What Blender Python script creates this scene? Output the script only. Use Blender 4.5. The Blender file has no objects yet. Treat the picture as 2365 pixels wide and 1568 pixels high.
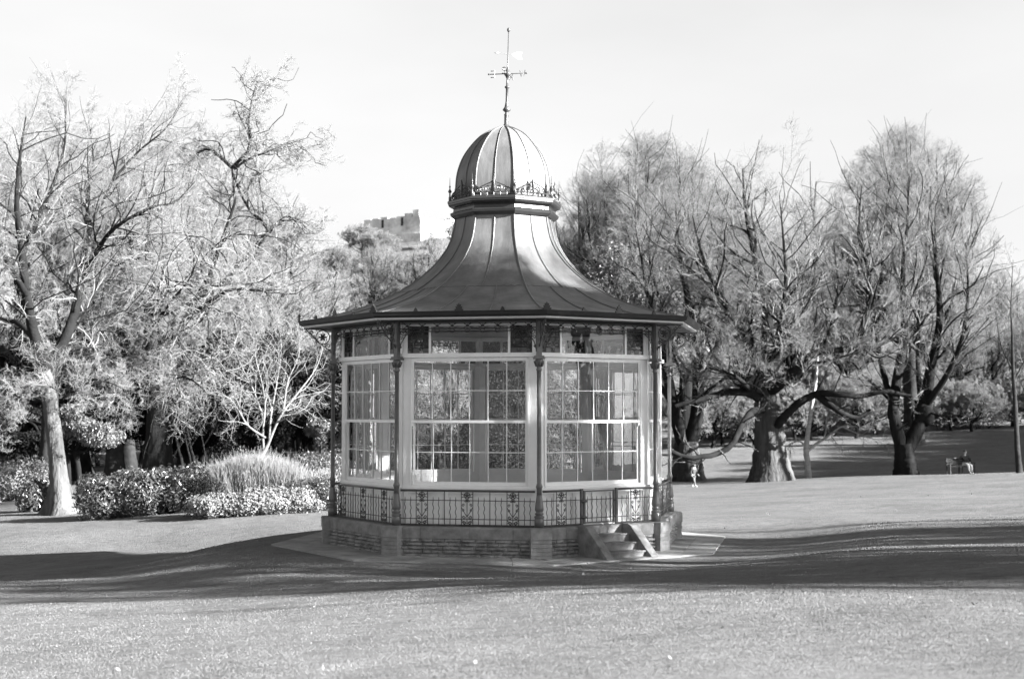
import bpy, bmesh, math, random
import numpy as np
from mathutils import Vector, Matrix

random.seed(7)
RNG = np.random.default_rng(11)
R = math.radians
sc = bpy.context.scene
COL = sc.collection

# ------------------------------------------------------------------ camera numbers
FPX, CX, CY = 3300.0, 1182.5, 784.0          # photograph measured at 2365 px wide
CAM = np.array([0.165, -33.0, 3.02])
PITCH = math.atan(162.0 / FPX)

def P(xd, yd, d):
    """world point seen at (xd, yd) of the photograph, d metres in front of the camera"""
    u, v = xd - CX, yd - CY
    c, s = math.cos(PITCH), math.sin(PITCH)
    Y = FPX * c + v * s
    Z = FPX * s - v * c
    k = d / Y
    return np.array([CAM[0] + u * k, CAM[1] + d, CAM[2] + Z * k])

SUN_AZ, SUN_EL = R(65), R(21)
SUN = Vector((math.sin(SUN_AZ) * math.cos(SUN_EL), -math.cos(SUN_AZ) * math.cos(SUN_EL), math.sin(SUN_EL)))

# ------------------------------------------------------------------ terrain
def sstep(a, b, x):
    t = np.clip((x - a) / (b - a), 0, 1)
    return t * t * (3 - 2 * t)

def terrain(x, y):
    x = np.asarray(x, float); y = np.asarray(y, float)
    d = y + 33.0
    z = np.where(x < 0, 0.065, 0.045) * np.clip(x, -60, 60) * (1 - 0.6 * sstep(110, 200, d))
    z = z + 1.42 * np.clip(1 - d / 28.0, -0.0, 2.0)
    z = z - 0.038 * np.clip(d - 33, 0, 62) * sstep(-14, 8, x)
    z = z + 0.050 * np.clip(d - 100, 0, 110) * sstep(-30, 10, x)
    z = z + 0.022 * np.clip(d - 62, 0, 90) * sstep(10, -25, x)
    z = z + 30.0 * np.exp(-((x + 24) ** 2 / (2 * 60.0 ** 2) + (d - 268) ** 2 / (2 * 44.0 ** 2)))
    z = z + 10.0 * np.exp(-((x - 120) ** 2 / (2 * 80.0 ** 2) + (d - 290) ** 2 / (2 * 55.0 ** 2)))
    z = z - 0.62 * np.exp(-((x + 15.5) ** 2 / (2 * 6.5 ** 2) + (d - 42) ** 2 / (2 * 4.0 ** 2)))
    # soft undulation of the lawn
    z = z + 0.05 * np.sin(x * 0.31 + 1.3) * np.sin(y * 0.27) + 0.03 * np.sin(x * 0.7 + y * 0.45)
    r = np.hypot(x, y)
    return z * sstep(5.3, 9.0, r)

def G(x, y):
    return float(terrain(x, y))

def at(xd, d):
    """ground point in the direction of column xd, d metres away"""
    p = P(xd, 946, d)
    return np.array([p[0], p[1], G(p[0], p[1])])

# ------------------------------------------------------------------ materials (black and white film: greys only)
MATS = {}
def mat(name, v, rough=0.7, amp=0.25, scale=4.0, bump=0.0, bscale=None, metallic=0.0, spec=0.4, stretch=None, detail=6):
    m = bpy.data.materials.new(name); m.use_nodes = True
    nt = m.node_tree; N = nt.nodes; L = nt.links
    b = N['Principled BSDF']
    b.inputs['Roughness'].default_value = rough
    b.inputs['Metallic'].default_value = metallic
    b.inputs['Specular IOR Level'].default_value = spec
    tc = N.new('ShaderNodeTexCoord')
    src = tc.outputs['Object']
    if stretch:
        mp = N.new('ShaderNodeMapping'); mp.inputs['Scale'].default_value = stretch
        L.new(src, mp.inputs['Vector']); src = mp.outputs['Vector']
    n = N.new('ShaderNodeTexNoise'); n.inputs['Scale'].default_value = scale; n.inputs['Detail'].default_value = detail
    n.inputs['Roughness'].default_value = 0.65
    L.new(src, n.inputs['Vector'])
    r = N.new('ShaderNodeMapRange')
    r.inputs['From Min'].default_value = 0.3; r.inputs['From Max'].default_value = 0.7
    r.inputs['To Min'].default_value = v * (1 - amp); r.inputs['To Max'].default_value = v * (1 + amp)
    L.new(n.outputs['Fac'], r.inputs['Value'])
    L.new(r.outputs['Result'], b.inputs['Base Color'])
    if bump:
        n2 = N.new('ShaderNodeTexNoise'); n2.inputs['Scale'].default_value = bscale or scale * 4
        n2.inputs['Detail'].default_value = 5
        L.new(src, n2.inputs['Vector'])
        bp = N.new('ShaderNodeBump'); bp.inputs['Strength'].default_value = 1.0; bp.inputs['Distance'].default_value = bump
        L.new(n2.outputs['Fac'], bp.inputs['Height']); L.new(bp.outputs['Normal'], b.inputs['Normal'])
    MATS[name] = m
    return m

M_white = mat('white_paint', 0.82, 0.35, 0.06, 3.0, spec=0.5)
M_panel = mat('panel_paint', 0.80, 0.4, 0.08, 2.0, spec=0.5)
M_iron = mat('painted_iron', 0.055, 0.38, 0.25, 8.0, bump=0.002, bscale=40, spec=0.6)
M_col = mat('painted_column_iron', 0.10, 0.35, 0.25, 8.0, bump=0.002, bscale=60, spec=0.6)
M_gutter = mat('dark_gutter_paint', 0.018, 0.5, 0.3, 6.0, spec=0.4)
M_corn = mat('cornice_paint', 0.03, 0.3, 0.2, 6.0, spec=0.6)
M_stone = mat('rough_sandstone', 0.23, 0.95, 0.6, 5.0, bump=0.02, bscale=22)
M_ashlar = mat('dressed_sandstone', 0.21, 0.9, 0.55, 2.5, bump=0.006, bscale=40)
M_step = mat('worn_step_stone', 0.19, 0.9, 0.5, 3.5, bump=0.006, bscale=40)
M_floor = mat('floor_boards', 0.30, 0.6, 0.3, 3.0, stretch=(1, 12, 1))
M_soffit = mat('soffit_boards', 0.10, 0.6, 0.3, 3.0, stretch=(8, 1, 1))
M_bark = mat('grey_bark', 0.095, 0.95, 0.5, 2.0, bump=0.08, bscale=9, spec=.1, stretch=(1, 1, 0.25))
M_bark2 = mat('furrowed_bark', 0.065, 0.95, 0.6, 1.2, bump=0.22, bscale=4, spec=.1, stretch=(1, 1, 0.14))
M_darkbark = mat('dark_bark', 0.014, 0.95, 0.5, 2.0, spec=.08, bump=0.05, bscale=8, stretch=(1, 1, 0.25))  # shade from other trees on the twisted trunk is put into this near-black
M_limb = mat('dark_limbs', 0.016, 0.95, 0.5, 1.5, spec=.08, bump=0.03, bscale=9)  # near-black tone for limbs and main branches
M_limbR = mat('grey_limbs', 0.03, 0.95, 0.5, 1.5, spec=.08, bump=0.03, bscale=9)
M_stem = mat('pale_stems', 0.17, 0.8, 0.35, 3.0)
M_birch = mat('birch_bark', 0.35, 0.8, 0.35, 3.0, bump=0.01, stretch=(1, 1, 3))
M_twigP = mat('pale_twigs', 0.19, 0.75, 0.3, 0.8)
M_twigL = mat('pale_grey_twigs', 0.20, 0.8, 0.35, 0.8)  # one even, paler grey for twigs
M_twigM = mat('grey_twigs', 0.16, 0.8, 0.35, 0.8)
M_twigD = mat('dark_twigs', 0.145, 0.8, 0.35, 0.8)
M_laurel = mat('laurel_leaves', 0.065, 0.32, 0.45, 5.0, spec=0.7)
M_hebe = mat('silver_leaves', 0.16, 0.5, 0.4, 4.0, spec=0.5)
M_dogwood = mat('dry_shoots', 0.21, 0.7, 0.3, 1.5)
M_ever = mat('evergreen_leaves', 0.012, 0.7, 0.5, 1.5, spec=0.08)  # near-black: the shade on the yews is put into the leaf colour
M_conif = mat('conifer_leaves', 0.03, 0.7, 0.5, 2.0, spec=0.1)
M_holly = mat('holly_leaves', 0.10, 0.35, 0.5, 3.0, spec=0.7)
M_castle = mat('castle_stone', 0.62, 0.95, 0.45, 0.5, bump=0.1, bscale=1.5)
M_pale = mat('pale_stone', 0.6, 0.9, 0.2, 0.8, bump=0.03, bscale=3)
M_bench = mat('bench_wood', 0.05, 0.7, 0.3, 4.0)
M_coat = mat('dark_coat', 0.02, 0.9, 0.3, 6.0)
M_trous = mat('light_trousers', 0.7, 0.9, 0.1, 6.0)
M_skin = mat('skin', 0.35, 0.6, 0.08, 6.0)
M_hair = mat('hair', 0.05, 0.6, 0.3, 8.0)
M_gilt = mat('gilded_metal', 0.45, 0.3, 0.1, 6.0, metallic=0.6)
M_fence = mat('fence_paint', 0.65, 0.6, 0.15, 3.0)

def roof_mat():
    m = mat('roof_sheet', 0.155, 0.42, 0.30, 1.6, bump=0.016, bscale=2.6, metallic=0.15, spec=0.4, stretch=(1.6, 1.6, .35))
    nt = m.node_tree; N = nt.nodes; L = nt.links
    b = N['Principled BSDF']
    # uneven weathering changes the gloss from sheet to sheet
    tc = N.new('ShaderNodeTexCoord')
    n = N.new('ShaderNodeTexNoise'); n.inputs['Scale'].default_value = 1.7; n.inputs['Detail'].default_value = 4
    L.new(tc.outputs['Object'], n.inputs['Vector'])
    r = N.new('ShaderNodeMapRange'); r.inputs['From Min'].default_value = .3; r.inputs['From Max'].default_value = .7
    r.inputs['To Min'].default_value = 0.45; r.inputs['To Max'].default_value = 0.68
    L.new(n.outputs['Fac'], r.inputs['Value']); L.new(r.outputs['Result'], b.inputs['Roughness'])
    return m
M_roof = roof_mat()

def glass_mat():
    m = bpy.data.materials.new('window_glass'); m.use_nodes = True
    nt = m.node_tree; N = nt.nodes; L = nt.links
    N.remove(N['Principled BSDF'])
    out = N['Material Output']
    tr = N.new('ShaderNodeBsdfTransparent'); tr.inputs['Color'].default_value = (.93, .93, .93, 1)
    gl = N.new('ShaderNodeBsdfGlossy'); gl.inputs['Roughness'].default_value = 0.015
    fr = N.new('ShaderNodeFresnel'); fr.inputs['IOR'].default_value = 1.55
    tc = N.new('ShaderNodeTexCoord')
    n = N.new('ShaderNodeTexNoise'); n.inputs['Scale'].default_value = 2.5
    L.new(tc.outputs['Object'], n.inputs['Vector'])
    bp = N.new('ShaderNodeBump'); bp.inputs['Distance'].default_value = 0.0025; bp.inputs['Strength'].default_value = 1
    L.new(n.outputs['Fac'], bp.inputs['Height'])
    L.new(bp.outputs['Normal'], gl.inputs['Normal'])
    ml = N.new('ShaderNodeMath'); ml.operation = 'MULTIPLY'; ml.inputs[1].default_value = 1.0
    L.new(fr.outputs['Fac'], ml.inputs[0])
    mx = N.new('ShaderNodeMixShader')
    L.new(ml.outputs['Value'], mx.inputs['Fac']); L.new(tr.outputs[0], mx.inputs[1]); L.new(gl.outputs[0], mx.inputs[2])
    L.new(mx.outputs[0], out.inputs['Surface'])
    return m
M_glass = glass_mat()

def stained_mat():
    m = bpy.data.materials.new('stained_glass'); m.use_nodes = True
    nt = m.node_tree; N = nt.nodes; L = nt.links
    b = N['Principled BSDF']; out = N['Material Output']
    tc = N.new('ShaderNodeTexCoord')
    v = N.new('ShaderNodeTexVoronoi'); v.inputs['Scale'].default_value = 9
    L.new(tc.outputs['Object'], v.inputs['Vector'])
    bw = N.new('ShaderNodeRGBToBW'); L.new(v.outputs['Color'], bw.inputs['Color'])
    r = N.new('ShaderNodeMapRange'); r.inputs['From Min'].default_value = .35; r.inputs['From Max'].default_value = .75
    r.inputs['To Min'].default_value = 0.02; r.inputs['To Max'].default_value = 0.45
    L.new(bw.outputs['Val'], r.inputs['Value'])
    tr = N.new('ShaderNodeBsdfTransparent'); L.new(r.outputs['Result'], tr.inputs['Color'])
    b.inputs['Base Color'].default_value = (.05, .05, .05, 1); b.inputs['Roughness'].default_value = .2
    mx = N.new('ShaderNodeMixShader'); mx.inputs['Fac'].default_value = .35
    L.new(tr.outputs[0], mx.inputs[1]); L.new(b.outputs[0], mx.inputs[2]); L.new(mx.outputs[0], out.inputs['Surface'])
    return m
M_stained = stained_mat()

def lawn_mat():
    m = bpy.data.materials.new('mown_grass'); m.use_nodes = True
    nt = m.node_tree; N = nt.nodes; L = nt.links
    b = N['Principled BSDF']; b.inputs['Roughness'].default_value = .9; b.inputs['Specular IOR Level'].default_value = .15
    tc = N.new('ShaderNodeTexCoord')
    def noise(s, d=6, st=None):
        n = N.new('ShaderNodeTexNoise'); n.inputs['Scale'].default_value = s; n.inputs['Detail'].default_value = d
        n.inputs['Roughness'].default_value = .7
        if st:
            mp = N.new('ShaderNodeMapping'); mp.inputs['Scale'].default_value = st
            L.new(tc.outputs['Object'], mp.inputs['Vector']); L.new(mp.outputs['Vector'], n.inputs['Vector'])
        else:
            L.new(tc.outputs['Object'], n.inputs['Vector'])
        return n.outputs['Fac']
    def rng(x, a, c, lo, hi):
        r = N.new('ShaderNodeMapRange'); r.inputs['From Min'].default_value = a; r.inputs['From Max'].default_value = c
        r.inputs['To Min'].default_value = lo; r.inputs['To Max'].default_value = hi
        L.new(x, r.inputs['Value']); return r.outputs['Result']
    def mul(a, c):
        q = N.new('ShaderNodeMath'); q.operation = 'MULTIPLY'; L.new(a, q.inputs[0]); L.new(c, q.inputs[1]); return q.outputs[0]
    f = rng(noise(9, 8), .3, .7, .110, .185)
    g = rng(noise(.35, 5), .3, .7, .76, 1.22)
    h = rng(noise(2.0, 6, (1, 2.2, 1)), .35, .65, .80, 1.12)
    k = rng(noise(60, 3), .3, .7, .82, 1.18)
    fl = rng(noise(3.2, 5, (.7, 1.6, 1)), .56, .68, 1.0, .62)      # darker stretched flecks
    L.new(mul(mul(mul(mul(f, g), h), k), fl), b.inputs['Base Color'])
    bp = N.new('ShaderNodeBump'); bp.inputs['Distance'].default_value = .05; bp.inputs['Strength'].default_value = .8
    L.new(noise(14, 8), bp.inputs['Height']); L.new(bp.outputs['Normal'], b.inputs['Normal'])
    return m
M_lawn = lawn_mat()
M_blade = mat('grass_blades', 0.165, 0.8, 0.30, 2.0, spec=0.15)
M_pave = mat('paving_slabs', 0.27, 0.85, 0.35, 1.6, bump=0.008, bscale=12)

# ------------------------------------------------------------------ object helpers
def tag(o, label=None, cat=None, group=None, kind=None):
    if label: o['label'] = label
    if cat: o['category'] = cat
    if group: o['group'] = group
    if kind: o['kind'] = kind
    return o

def link(name, me, parent=None, loc=None, rotz=0.0):
    o = bpy.data.objects.new(name, me); COL.objects.link(o)
    if parent: o.parent = parent
    if loc is not None: o.location = loc
    o.rotation_euler.z = rotz
    return o

def empty(name, loc, label, cat, group=None):
    o = bpy.data.objects.new(name, None); COL.objects.link(o); o.location = loc
    o.empty_display_size = .2
    return tag(o, label, cat, group)

def copy_tree(o, parent=None):
    c = o.copy(); COL.objects.link(c)
    if parent: c.parent = parent
    for ch in list(o.children): copy_tree(ch, c)
    return c

class MB:
    """collects plain geometry for one mesh object"""
    def __init__(s): s.v, s.f, s.smooth = [], [], []
    def add(s, vs, fs, smooth=False):
        o = len(s.v); s.v += [tuple(map(float, p)) for p in vs]
        s.f += [tuple(i + o for i in q) for q in fs]; s.smooth += [smooth] * len(fs)
    def box(s, x0, x1, y0, y1, z0, z1):
        s.add([(x0,y0,z0),(x1,y0,z0),(x1,y1,z0),(x0,y1,z0),(x0,y0,z1),(x1,y0,z1),(x1,y1,z1),(x0,y1,z1)],
              [(3,2,1,0),(4,5,6,7),(0,1,5,4),(1,2,6,5),(2,3,7,6),(3,0,4,7)])
    def tube(s, pts, r, sides=6, closed=False, cap=True):
        pts = [Vector(p) for p in pts]; n = len(pts)
        rs = r if hasattr(r, '__len__') else [r] * n
        vs = []
        ref = None
        for i, p in enumerate(pts):
            a = pts[(i - 1) % n] if (closed or i > 0) else p
            c = pts[(i + 1) % n] if (closed or i < n - 1) else p
            t = (c - a)
            if t.length < 1e-9: t = Vector((0, 0, 1))
            t.normalize()
            if ref is None:
                ref = Vector((0, 0, 1)) if abs(t.z) < .9 else Vector((1, 0, 0))
            nn = ref - t * ref.dot(t)
            if nn.length < 1e-4: nn = t.orthogonal()
            nn.normalize(); ref = nn
            bb = t.cross(nn)
            for k in range(sides):
                an = 2 * math.pi * k / sides
                vs.append(p + (nn * math.cos(an) + bb * math.sin(an)) * rs[i])
        fs = []
        m = n if closed else n - 1
        for i in range(m):
            j = (i + 1) % n
            for k in range(sides):
                k2 = (k + 1) % sides
                fs.append((i*sides+k, i*sides+k2, j*sides+k2, j*sides+k))
        if cap and not closed:
            fs.append(tuple(range(sides - 1, -1, -1))); fs.append(tuple((n-1)*sides + k for k in range(sides)))
        s.add(vs, fs, sides > 4)
    def lathe(s, prof, seg=16, ox=0, oy=0, smooth=True):
        vs = []
        for (r, z) in prof:
            for k in range(seg):
                a = 2 * math.pi * k / seg
                vs.append((ox + r * math.cos(a), oy + r * math.sin(a), z))
        fs = []
        for i in range(len(prof) - 1):
            for k in range(seg):
                k2 = (k + 1) % seg
                fs.append((i*seg+k, i*seg+k2, (i+1)*seg+k2, (i+1)*seg+k))
        fs.append(tuple(range(seg - 1, -1, -1))); fs.append(tuple((len(prof)-1)*seg + k for k in range(seg)))
        s.add(vs, fs, smooth)
    def build(s, name, m, parent=None, loc=None, rotz=0.0):
        me = bpy.data.meshes.new(name); me.from_pydata(s.v, [], s.f); me.materials.append(m)
        me.polygons.foreach_set('use_smooth', s.smooth); me.update()
        return link(name, me, parent, loc, rotz)

def np_mesh(name, V, F, m, smooth=True):
    """V (n,3), F (k,4) or (k,3) numpy arrays"""
    me = bpy.data.meshes.new(name)
    V = np.ascontiguousarray(V, np.float32); F = np.ascontiguousarray(F, np.int32)
    k = F.shape[1]
    me.vertices.add(len(V)); me.vertices.foreach_set('co', V.ravel())
    me.loops.add(F.size); me.loops.foreach_set('vertex_index', F.ravel())
    me.polygons.add(len(F))
    me.polygons.foreach_set('loop_start', np.arange(0, F.size, k, dtype=np.int32))
    me.polygons.foreach_set('use_smooth', np.full(len(F), smooth))
    me.materials.append(m); me.update(); me.validate()
    return me

# ------------------------------------------------------------------ ground
def build_lawn():
    def axis(lo, hi, fine, n):
        t = np.linspace(-1, 1, n)
        s = np.sinh(t * 4.2) / math.sinh(4.2)
        return s * hi + fine * t * 0
    xs = np.sinh(np.linspace(-1, 1, 301) * 5.0) / math.sinh(5.0) * 1800
    ys = np.concatenate([np.linspace(-80, -36, 12)[:-1], np.linspace(-36, 20, 180)[:-1], np.linspace(20, 120, 160)[:-1],
                         np.linspace(120, 420, 120)[:-1], np.linspace(420, 2600, 20)])
    X, Y = np.meshgrid(xs, ys)
    Z = terrain(X, Y)
    V = np.stack([X, Y, Z], -1).reshape(-1, 3)
    nx, ny = len(xs), len(ys)
    i = (np.arange(ny - 1)[:, None] * nx + np.arange(nx - 1)[None, :]).ravel()
    F = np.stack([i, i + 1, i + nx + 1, i + nx], -1)
    tag(link('lawn', np_mesh('lawn', V, F, M_lawn)), kind='structure')
build_lawn()

def build_grass():
    n = 520000
    d = 9.5 * (34.0 / 9.5) ** RNG.random(n)          # denser where the camera is close
    x = CAM[0] + (RNG.random(n) * 2 - 1) * d * 0.375
    y = CAM[1] + d
    keep = np.hypot(x, y) > 5.45
    # patchy growth
    pat = np.sin(x * 2.1 + np.sin(y * 1.7) * 2) * np.sin(y * 2.3 + np.sin(x * 1.3) * 2)
    keep &= RNG.random(n) < 0.60 + 0.40 * pat
    x, y, d = x[keep], y[keep], d[keep]; n = len(x)
    z = terrain(x, y) - .004
    h = (0.007 + 0.012 * RNG.random(n) ** 2) * (1 + .012 * (d - 9))
    w = 0.0034 * (1 + .05 * (d - 9))
    a = RNG.random(n) * 2 * math.pi
    lx, ly = RNG.normal(0, .6, n) * h, RNG.normal(0, .6, n) * h
    b = np.stack([x, y, z], -1)
    o = np.stack([np.cos(a) * w, np.sin(a) * w, np.zeros(n)], -1)
    tip = b + np.stack([lx, ly, h], -1)
    V = np.stack([b - o, b + o, tip], 1).reshape(-1, 3)
    F = np.arange(3 * n).reshape(-1, 3)
    tag(link('grass', np_mesh('grass', V, F, M_blade, False)), kind='stuff')
build_grass()

def build_leaves():
    n = 170
    d = 10 * (60 / 10) ** RNG.random(n); x = CAM[0] + (RNG.random(n) * 2 - 1) * d * .38; y = CAM[1] + d
    z = terrain(x, y) + .02
    t = RNG.random(n) * 6.28; L_ = RNG.uniform(.012, .03, n)
    a = np.stack([np.cos(t) * L_, np.sin(t) * L_, RNG.normal(0, .012, n)], -1); b = np.stack([-np.sin(t) * L_ * .5, np.cos(t) * L_ * .5, RNG.normal(0, .012, n)], -1)
    c = np.stack([x, y, z], -1); ok = np.hypot(x, y) > 5.5
    V = np.stack([c - a, c - b, c + a, c + b], 1)[ok].reshape(-1, 3)
    tag(link('fallen_leaves', np_mesh('fallen_leaves', V, np.arange(len(V)).reshape(-1, 4), mat('dry_leaf', .20, .8, .5, 3.0), False)), kind='stuff')
build_leaves()

# paved octagonal apron round the bandstand
ROT0 = -12.0
def face_ang(i): return R(ROT0 + 45 * i)
def vert_ang(i): return R(ROT0 + 22.5 + 45 * i)
def pol(a, r, z=0): return (math.sin(a) * r, -math.cos(a) * r, z)

def build_apron():
    mb = MB()
    r_in, r_out, zt = 3.2, 5.3, 0.035
    T = math.tan(R(22.5))
    ap_in, ap_out = r_in * math.cos(R(22.5)), r_out * math.cos(R(22.5))
    rows = 3
    for i in range(8):
        a = face_ang(i); n = Vector(pol(a, 1)); t = Vector((math.cos(a), math.sin(a), 0))
        for k in range(rows):
            w0 = ap_in + (ap_out - ap_in) * k / rows; w1 = ap_in + (ap_out - ap_in) * (k + 1) / rows
            cuts = 5
            for c in range(cuts):
                f0, f1 = -1 + 2 * c / cuts, -1 + 2 * (c + 1) / cuts
                g = .006; dz = random.uniform(-.006, .004)
                q = [(w0 + g, f0, w0, g), (w0 + g, f1, w0, -g), (w1 - g, f1, w1, -g), (w1 - g, f0, w1, g)]
                top = [n * w + t * (f * wb * T + e) + Vector((0, 0, zt + dz)) for (w, f, wb, e) in q]
                bot = [p - Vector((0, 0, .1)) for p in top]
                mb.add(bot + top, [(4,5,6,7),(0,1,5,4),(1,2,6,5),(2,3,7,6),(3,0,4,7)])
    # bed under the joints
    vs = [pol(vert_ang(i), r_out - .01, zt - .02) for i in range(8)]
    mb.add(vs, [tuple(range(8))])
    tag(mb.build('paved_path', M_pave), kind='structure')
build_apron()

# ------------------------------------------------------------------ bandstand
BS = empty('bandstand', (0, 0, 0), 'octagonal glazed park bandstand with domed metal roof on a stone plinth', 'bandstand')
C22, T22, S22 = math.cos(R(22.5)), math.tan(R(22.5)), math.sin(R(22.5))
RC = 3.94                      # circle of the columns
APC = RC * C22                 # apothem of the column plane
APW = 3.46                     # apothem of the glazed wall
HW = APW * T22

def faces(proto, name, idx, parents=None):
    """copies of a part built for the face looking towards -Y"""
    out = []
    for n_, i in enumerate(idx):
        o = proto if n_ == 0 else proto.copy()
        if n_: COL.objects.link(o)
        o.rotation_euler.z = face_ang(i)
        out.append(o)
    return out

# --- stone plinth
def plinth_face():
    mb = MB()
    ap = 3.78
    half = ap * T22
    z0, z1, nc = 0.0, 0.385, 5
    rr = random.Random(4)
    for c in range(nc):
        za, zb = z0 + (z1 - z0) * c / nc, z0 + (z1 - z0) * (c + 1) / nc
        u = -half
        while u < half - .02:
            L_ = rr.uniform(.16, .42); u2 = min(half, u + L_)
            if half - u2 < .1: u2 = half
            g = .006
            nu, nz = max(3, int((u2 - u) / .06)), 3
            vs = []
            base = rr.uniform(0, .014)
            for jz in range(nz + 1):
                for ju in range(nu + 1):
                    edge = jz in (0, nz) or ju in (0, nu)
                    out = 0 if edge else base + rr.uniform(.010, .045)
                    vs.append((u + g + (u2 - u - 2 * g) * ju / nu, -(ap + out), za + g + (zb - za - 2 * g) * jz / nz))
            fs = []
            for jz in range(nz):
                for ju in range(nu):
                    a = jz * (nu + 1) + ju
                    fs.append((a, a + 1, a + nu + 2, a + nu + 1))
            mb.add(vs, fs)
            # block returns
            k = len(vs)
            mb.add([(u+g,-ap,za+g),(u2-g,-ap,za+g),(u2-g,-ap,zb-g),(u+g,-ap,zb-g),(u+g,-ap+.08,za+g),(u2-g,-ap+.08,za+g),(u2-g,-ap+.08,zb-g),(u+g,-ap+.08,zb-g)],
                   [(0,4,5,1),(1,5,6,2),(2,6,7,3),(3,7,4,0)])
            u = u2
    mb.box(-half, half, -(ap - .03), -(ap - .3), 0, z1)         # mortar and core
    return mb
p = plinth_face().build('plinth_wall', M_stone, BS)
PL = faces(p, 'plinth_wall', range(8))

def coping():
    mb = MB(); ap = 3.80; half = ap * T22
    cuts = [-half, -.95, .1, 1.0, half]
    for a, b in zip(cuts[:-1], cuts[1:]):
        g = .003; z0, z1 = .387, .625
        x0, x1 = a + g, b - g
        prof = [(-ap, z0), (-ap - .005, z1 - .03), (-ap + .03, z1), (-ap + .34, z1), (-ap + .34, z0)]
        k = len(prof)
        # the mitre at the octagon corner: pull inner points in
        def px(x, y): return x if abs(x) < half - .02 else math.copysign((-y) * T22 - g, x)
        vs = [(px(x0, y), y, z) for y, z in prof] + [(px(x1, y), y, z) for y, z in prof]
        fs = [(i, i + k, (i + 1) % k + k, (i + 1) % k) for i in range(k)] + [tuple(range(k)), tuple(range(2*k-1, k-1, -1))]
        mb.add(vs, fs)
    return mb
c0 = coping().build('coping', M_ashlar, PL[0])
for i, w in enumerate(PL):
    o = c0 if i == 0 else c0.copy()
    if i: COL.objects.link(o); o.parent = w
    o.rotation_euler.z = 0

def pier():
    mb = MB(); rr = random.Random(9)
    r0, r1, hw = 3.70, 4.17, .205
    mb.box(-hw, hw, -r1 + .02, -r0, 0.0, .40)
    for c in range(5):      # dressed courses
        za, zb = .08 * c, .08 * (c + 1)
        e = rr.uniform(0, .012)
        mb.box(-hw - .004 - e, hw + .004 + e, -r1 - e + .01, -r0 - .01, za + .004, zb - .004)
    # cap with rounded top edge
    prof = [(1.0, .402), (1.0, .60), (.985, .622), (.95, .634), (.0, .638)]
    cxy = -(r0 + r1) / 2; hl = (r1 - r0) / 2 + .008
    vs = []
    for (s_, z) in prof:
        k = max(s_, .02)
        for sx, sy in ((-1, -1), (1, -1), (1, 1), (-1, 1)):
            vs.append((sx * (hw + .014) * k, cxy + sy * hl * k, z))
    fs = []
    for i in range(len(prof) - 1):
        for k in range(4):
            fs.append((i*4+k, i*4+(k+1) % 4, (i+1)*4+(k+1) % 4, (i+1)*4+k))
    fs.append(tuple((len(prof)-1)*4+k for k in range(4)))
    mb.add(vs, fs)
    return mb
pp = pier().build('pier', M_ashlar, BS)
for i in range(8):
    o = pp if i == 0 else pp.copy()
    if i: COL.objects.link(o)
    o.rotation_euler.z = vert_ang(i)

# --- floor and ceiling
mb = MB(); vs = [pol(vert_ang(i), 3.72, .60) for i in range(8)] + [pol(vert_ang(i), 3.72, .40) for i in range(8)]
mb.add(vs, [tuple(range(8)), tuple(range(15, 7, -1))] + [(i, i + 8, (i + 1) % 8 + 8, (i + 1) % 8) for i in range(8)])
mb.build('floor', M_floor, BS)
mb = MB(); vs = [pol(vert_ang(i), 4.50, 4.86) for i in range(8)] + [pol(vert_ang(i), 4.50, 4.89) for i in range(8)]
mb.add(vs, [tuple(range(7, -1, -1)), tuple(range(8, 16))] + [(i, (i + 1) % 8, (i + 1) % 8 + 8, i + 8) for i in range(8)])
mb.build('ceiling', M_soffit, BS)

# --- columns with capital, base and brackets
def arc(c, r, a0, a1, n=10):
    return [(c[0] + r * math.cos(R(a0 + (a1 - a0) * i / n)), c[1] + r * math.sin(R(a0 + (a1 - a0) * i / n))) for i in range(n + 1)]
def spiral(c, r0, r1, a0, a1, n=16):
    return [(c[0] + (r0 + (r1 - r0) * i / n) * math.cos(R(a0 + (a1 - a0) * i / n)), c[1] + (r0 + (r1 - r0) * i / n) * math.sin(R(a0 + (a1 - a0) * i / n))) for i in range(n + 1)]

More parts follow.
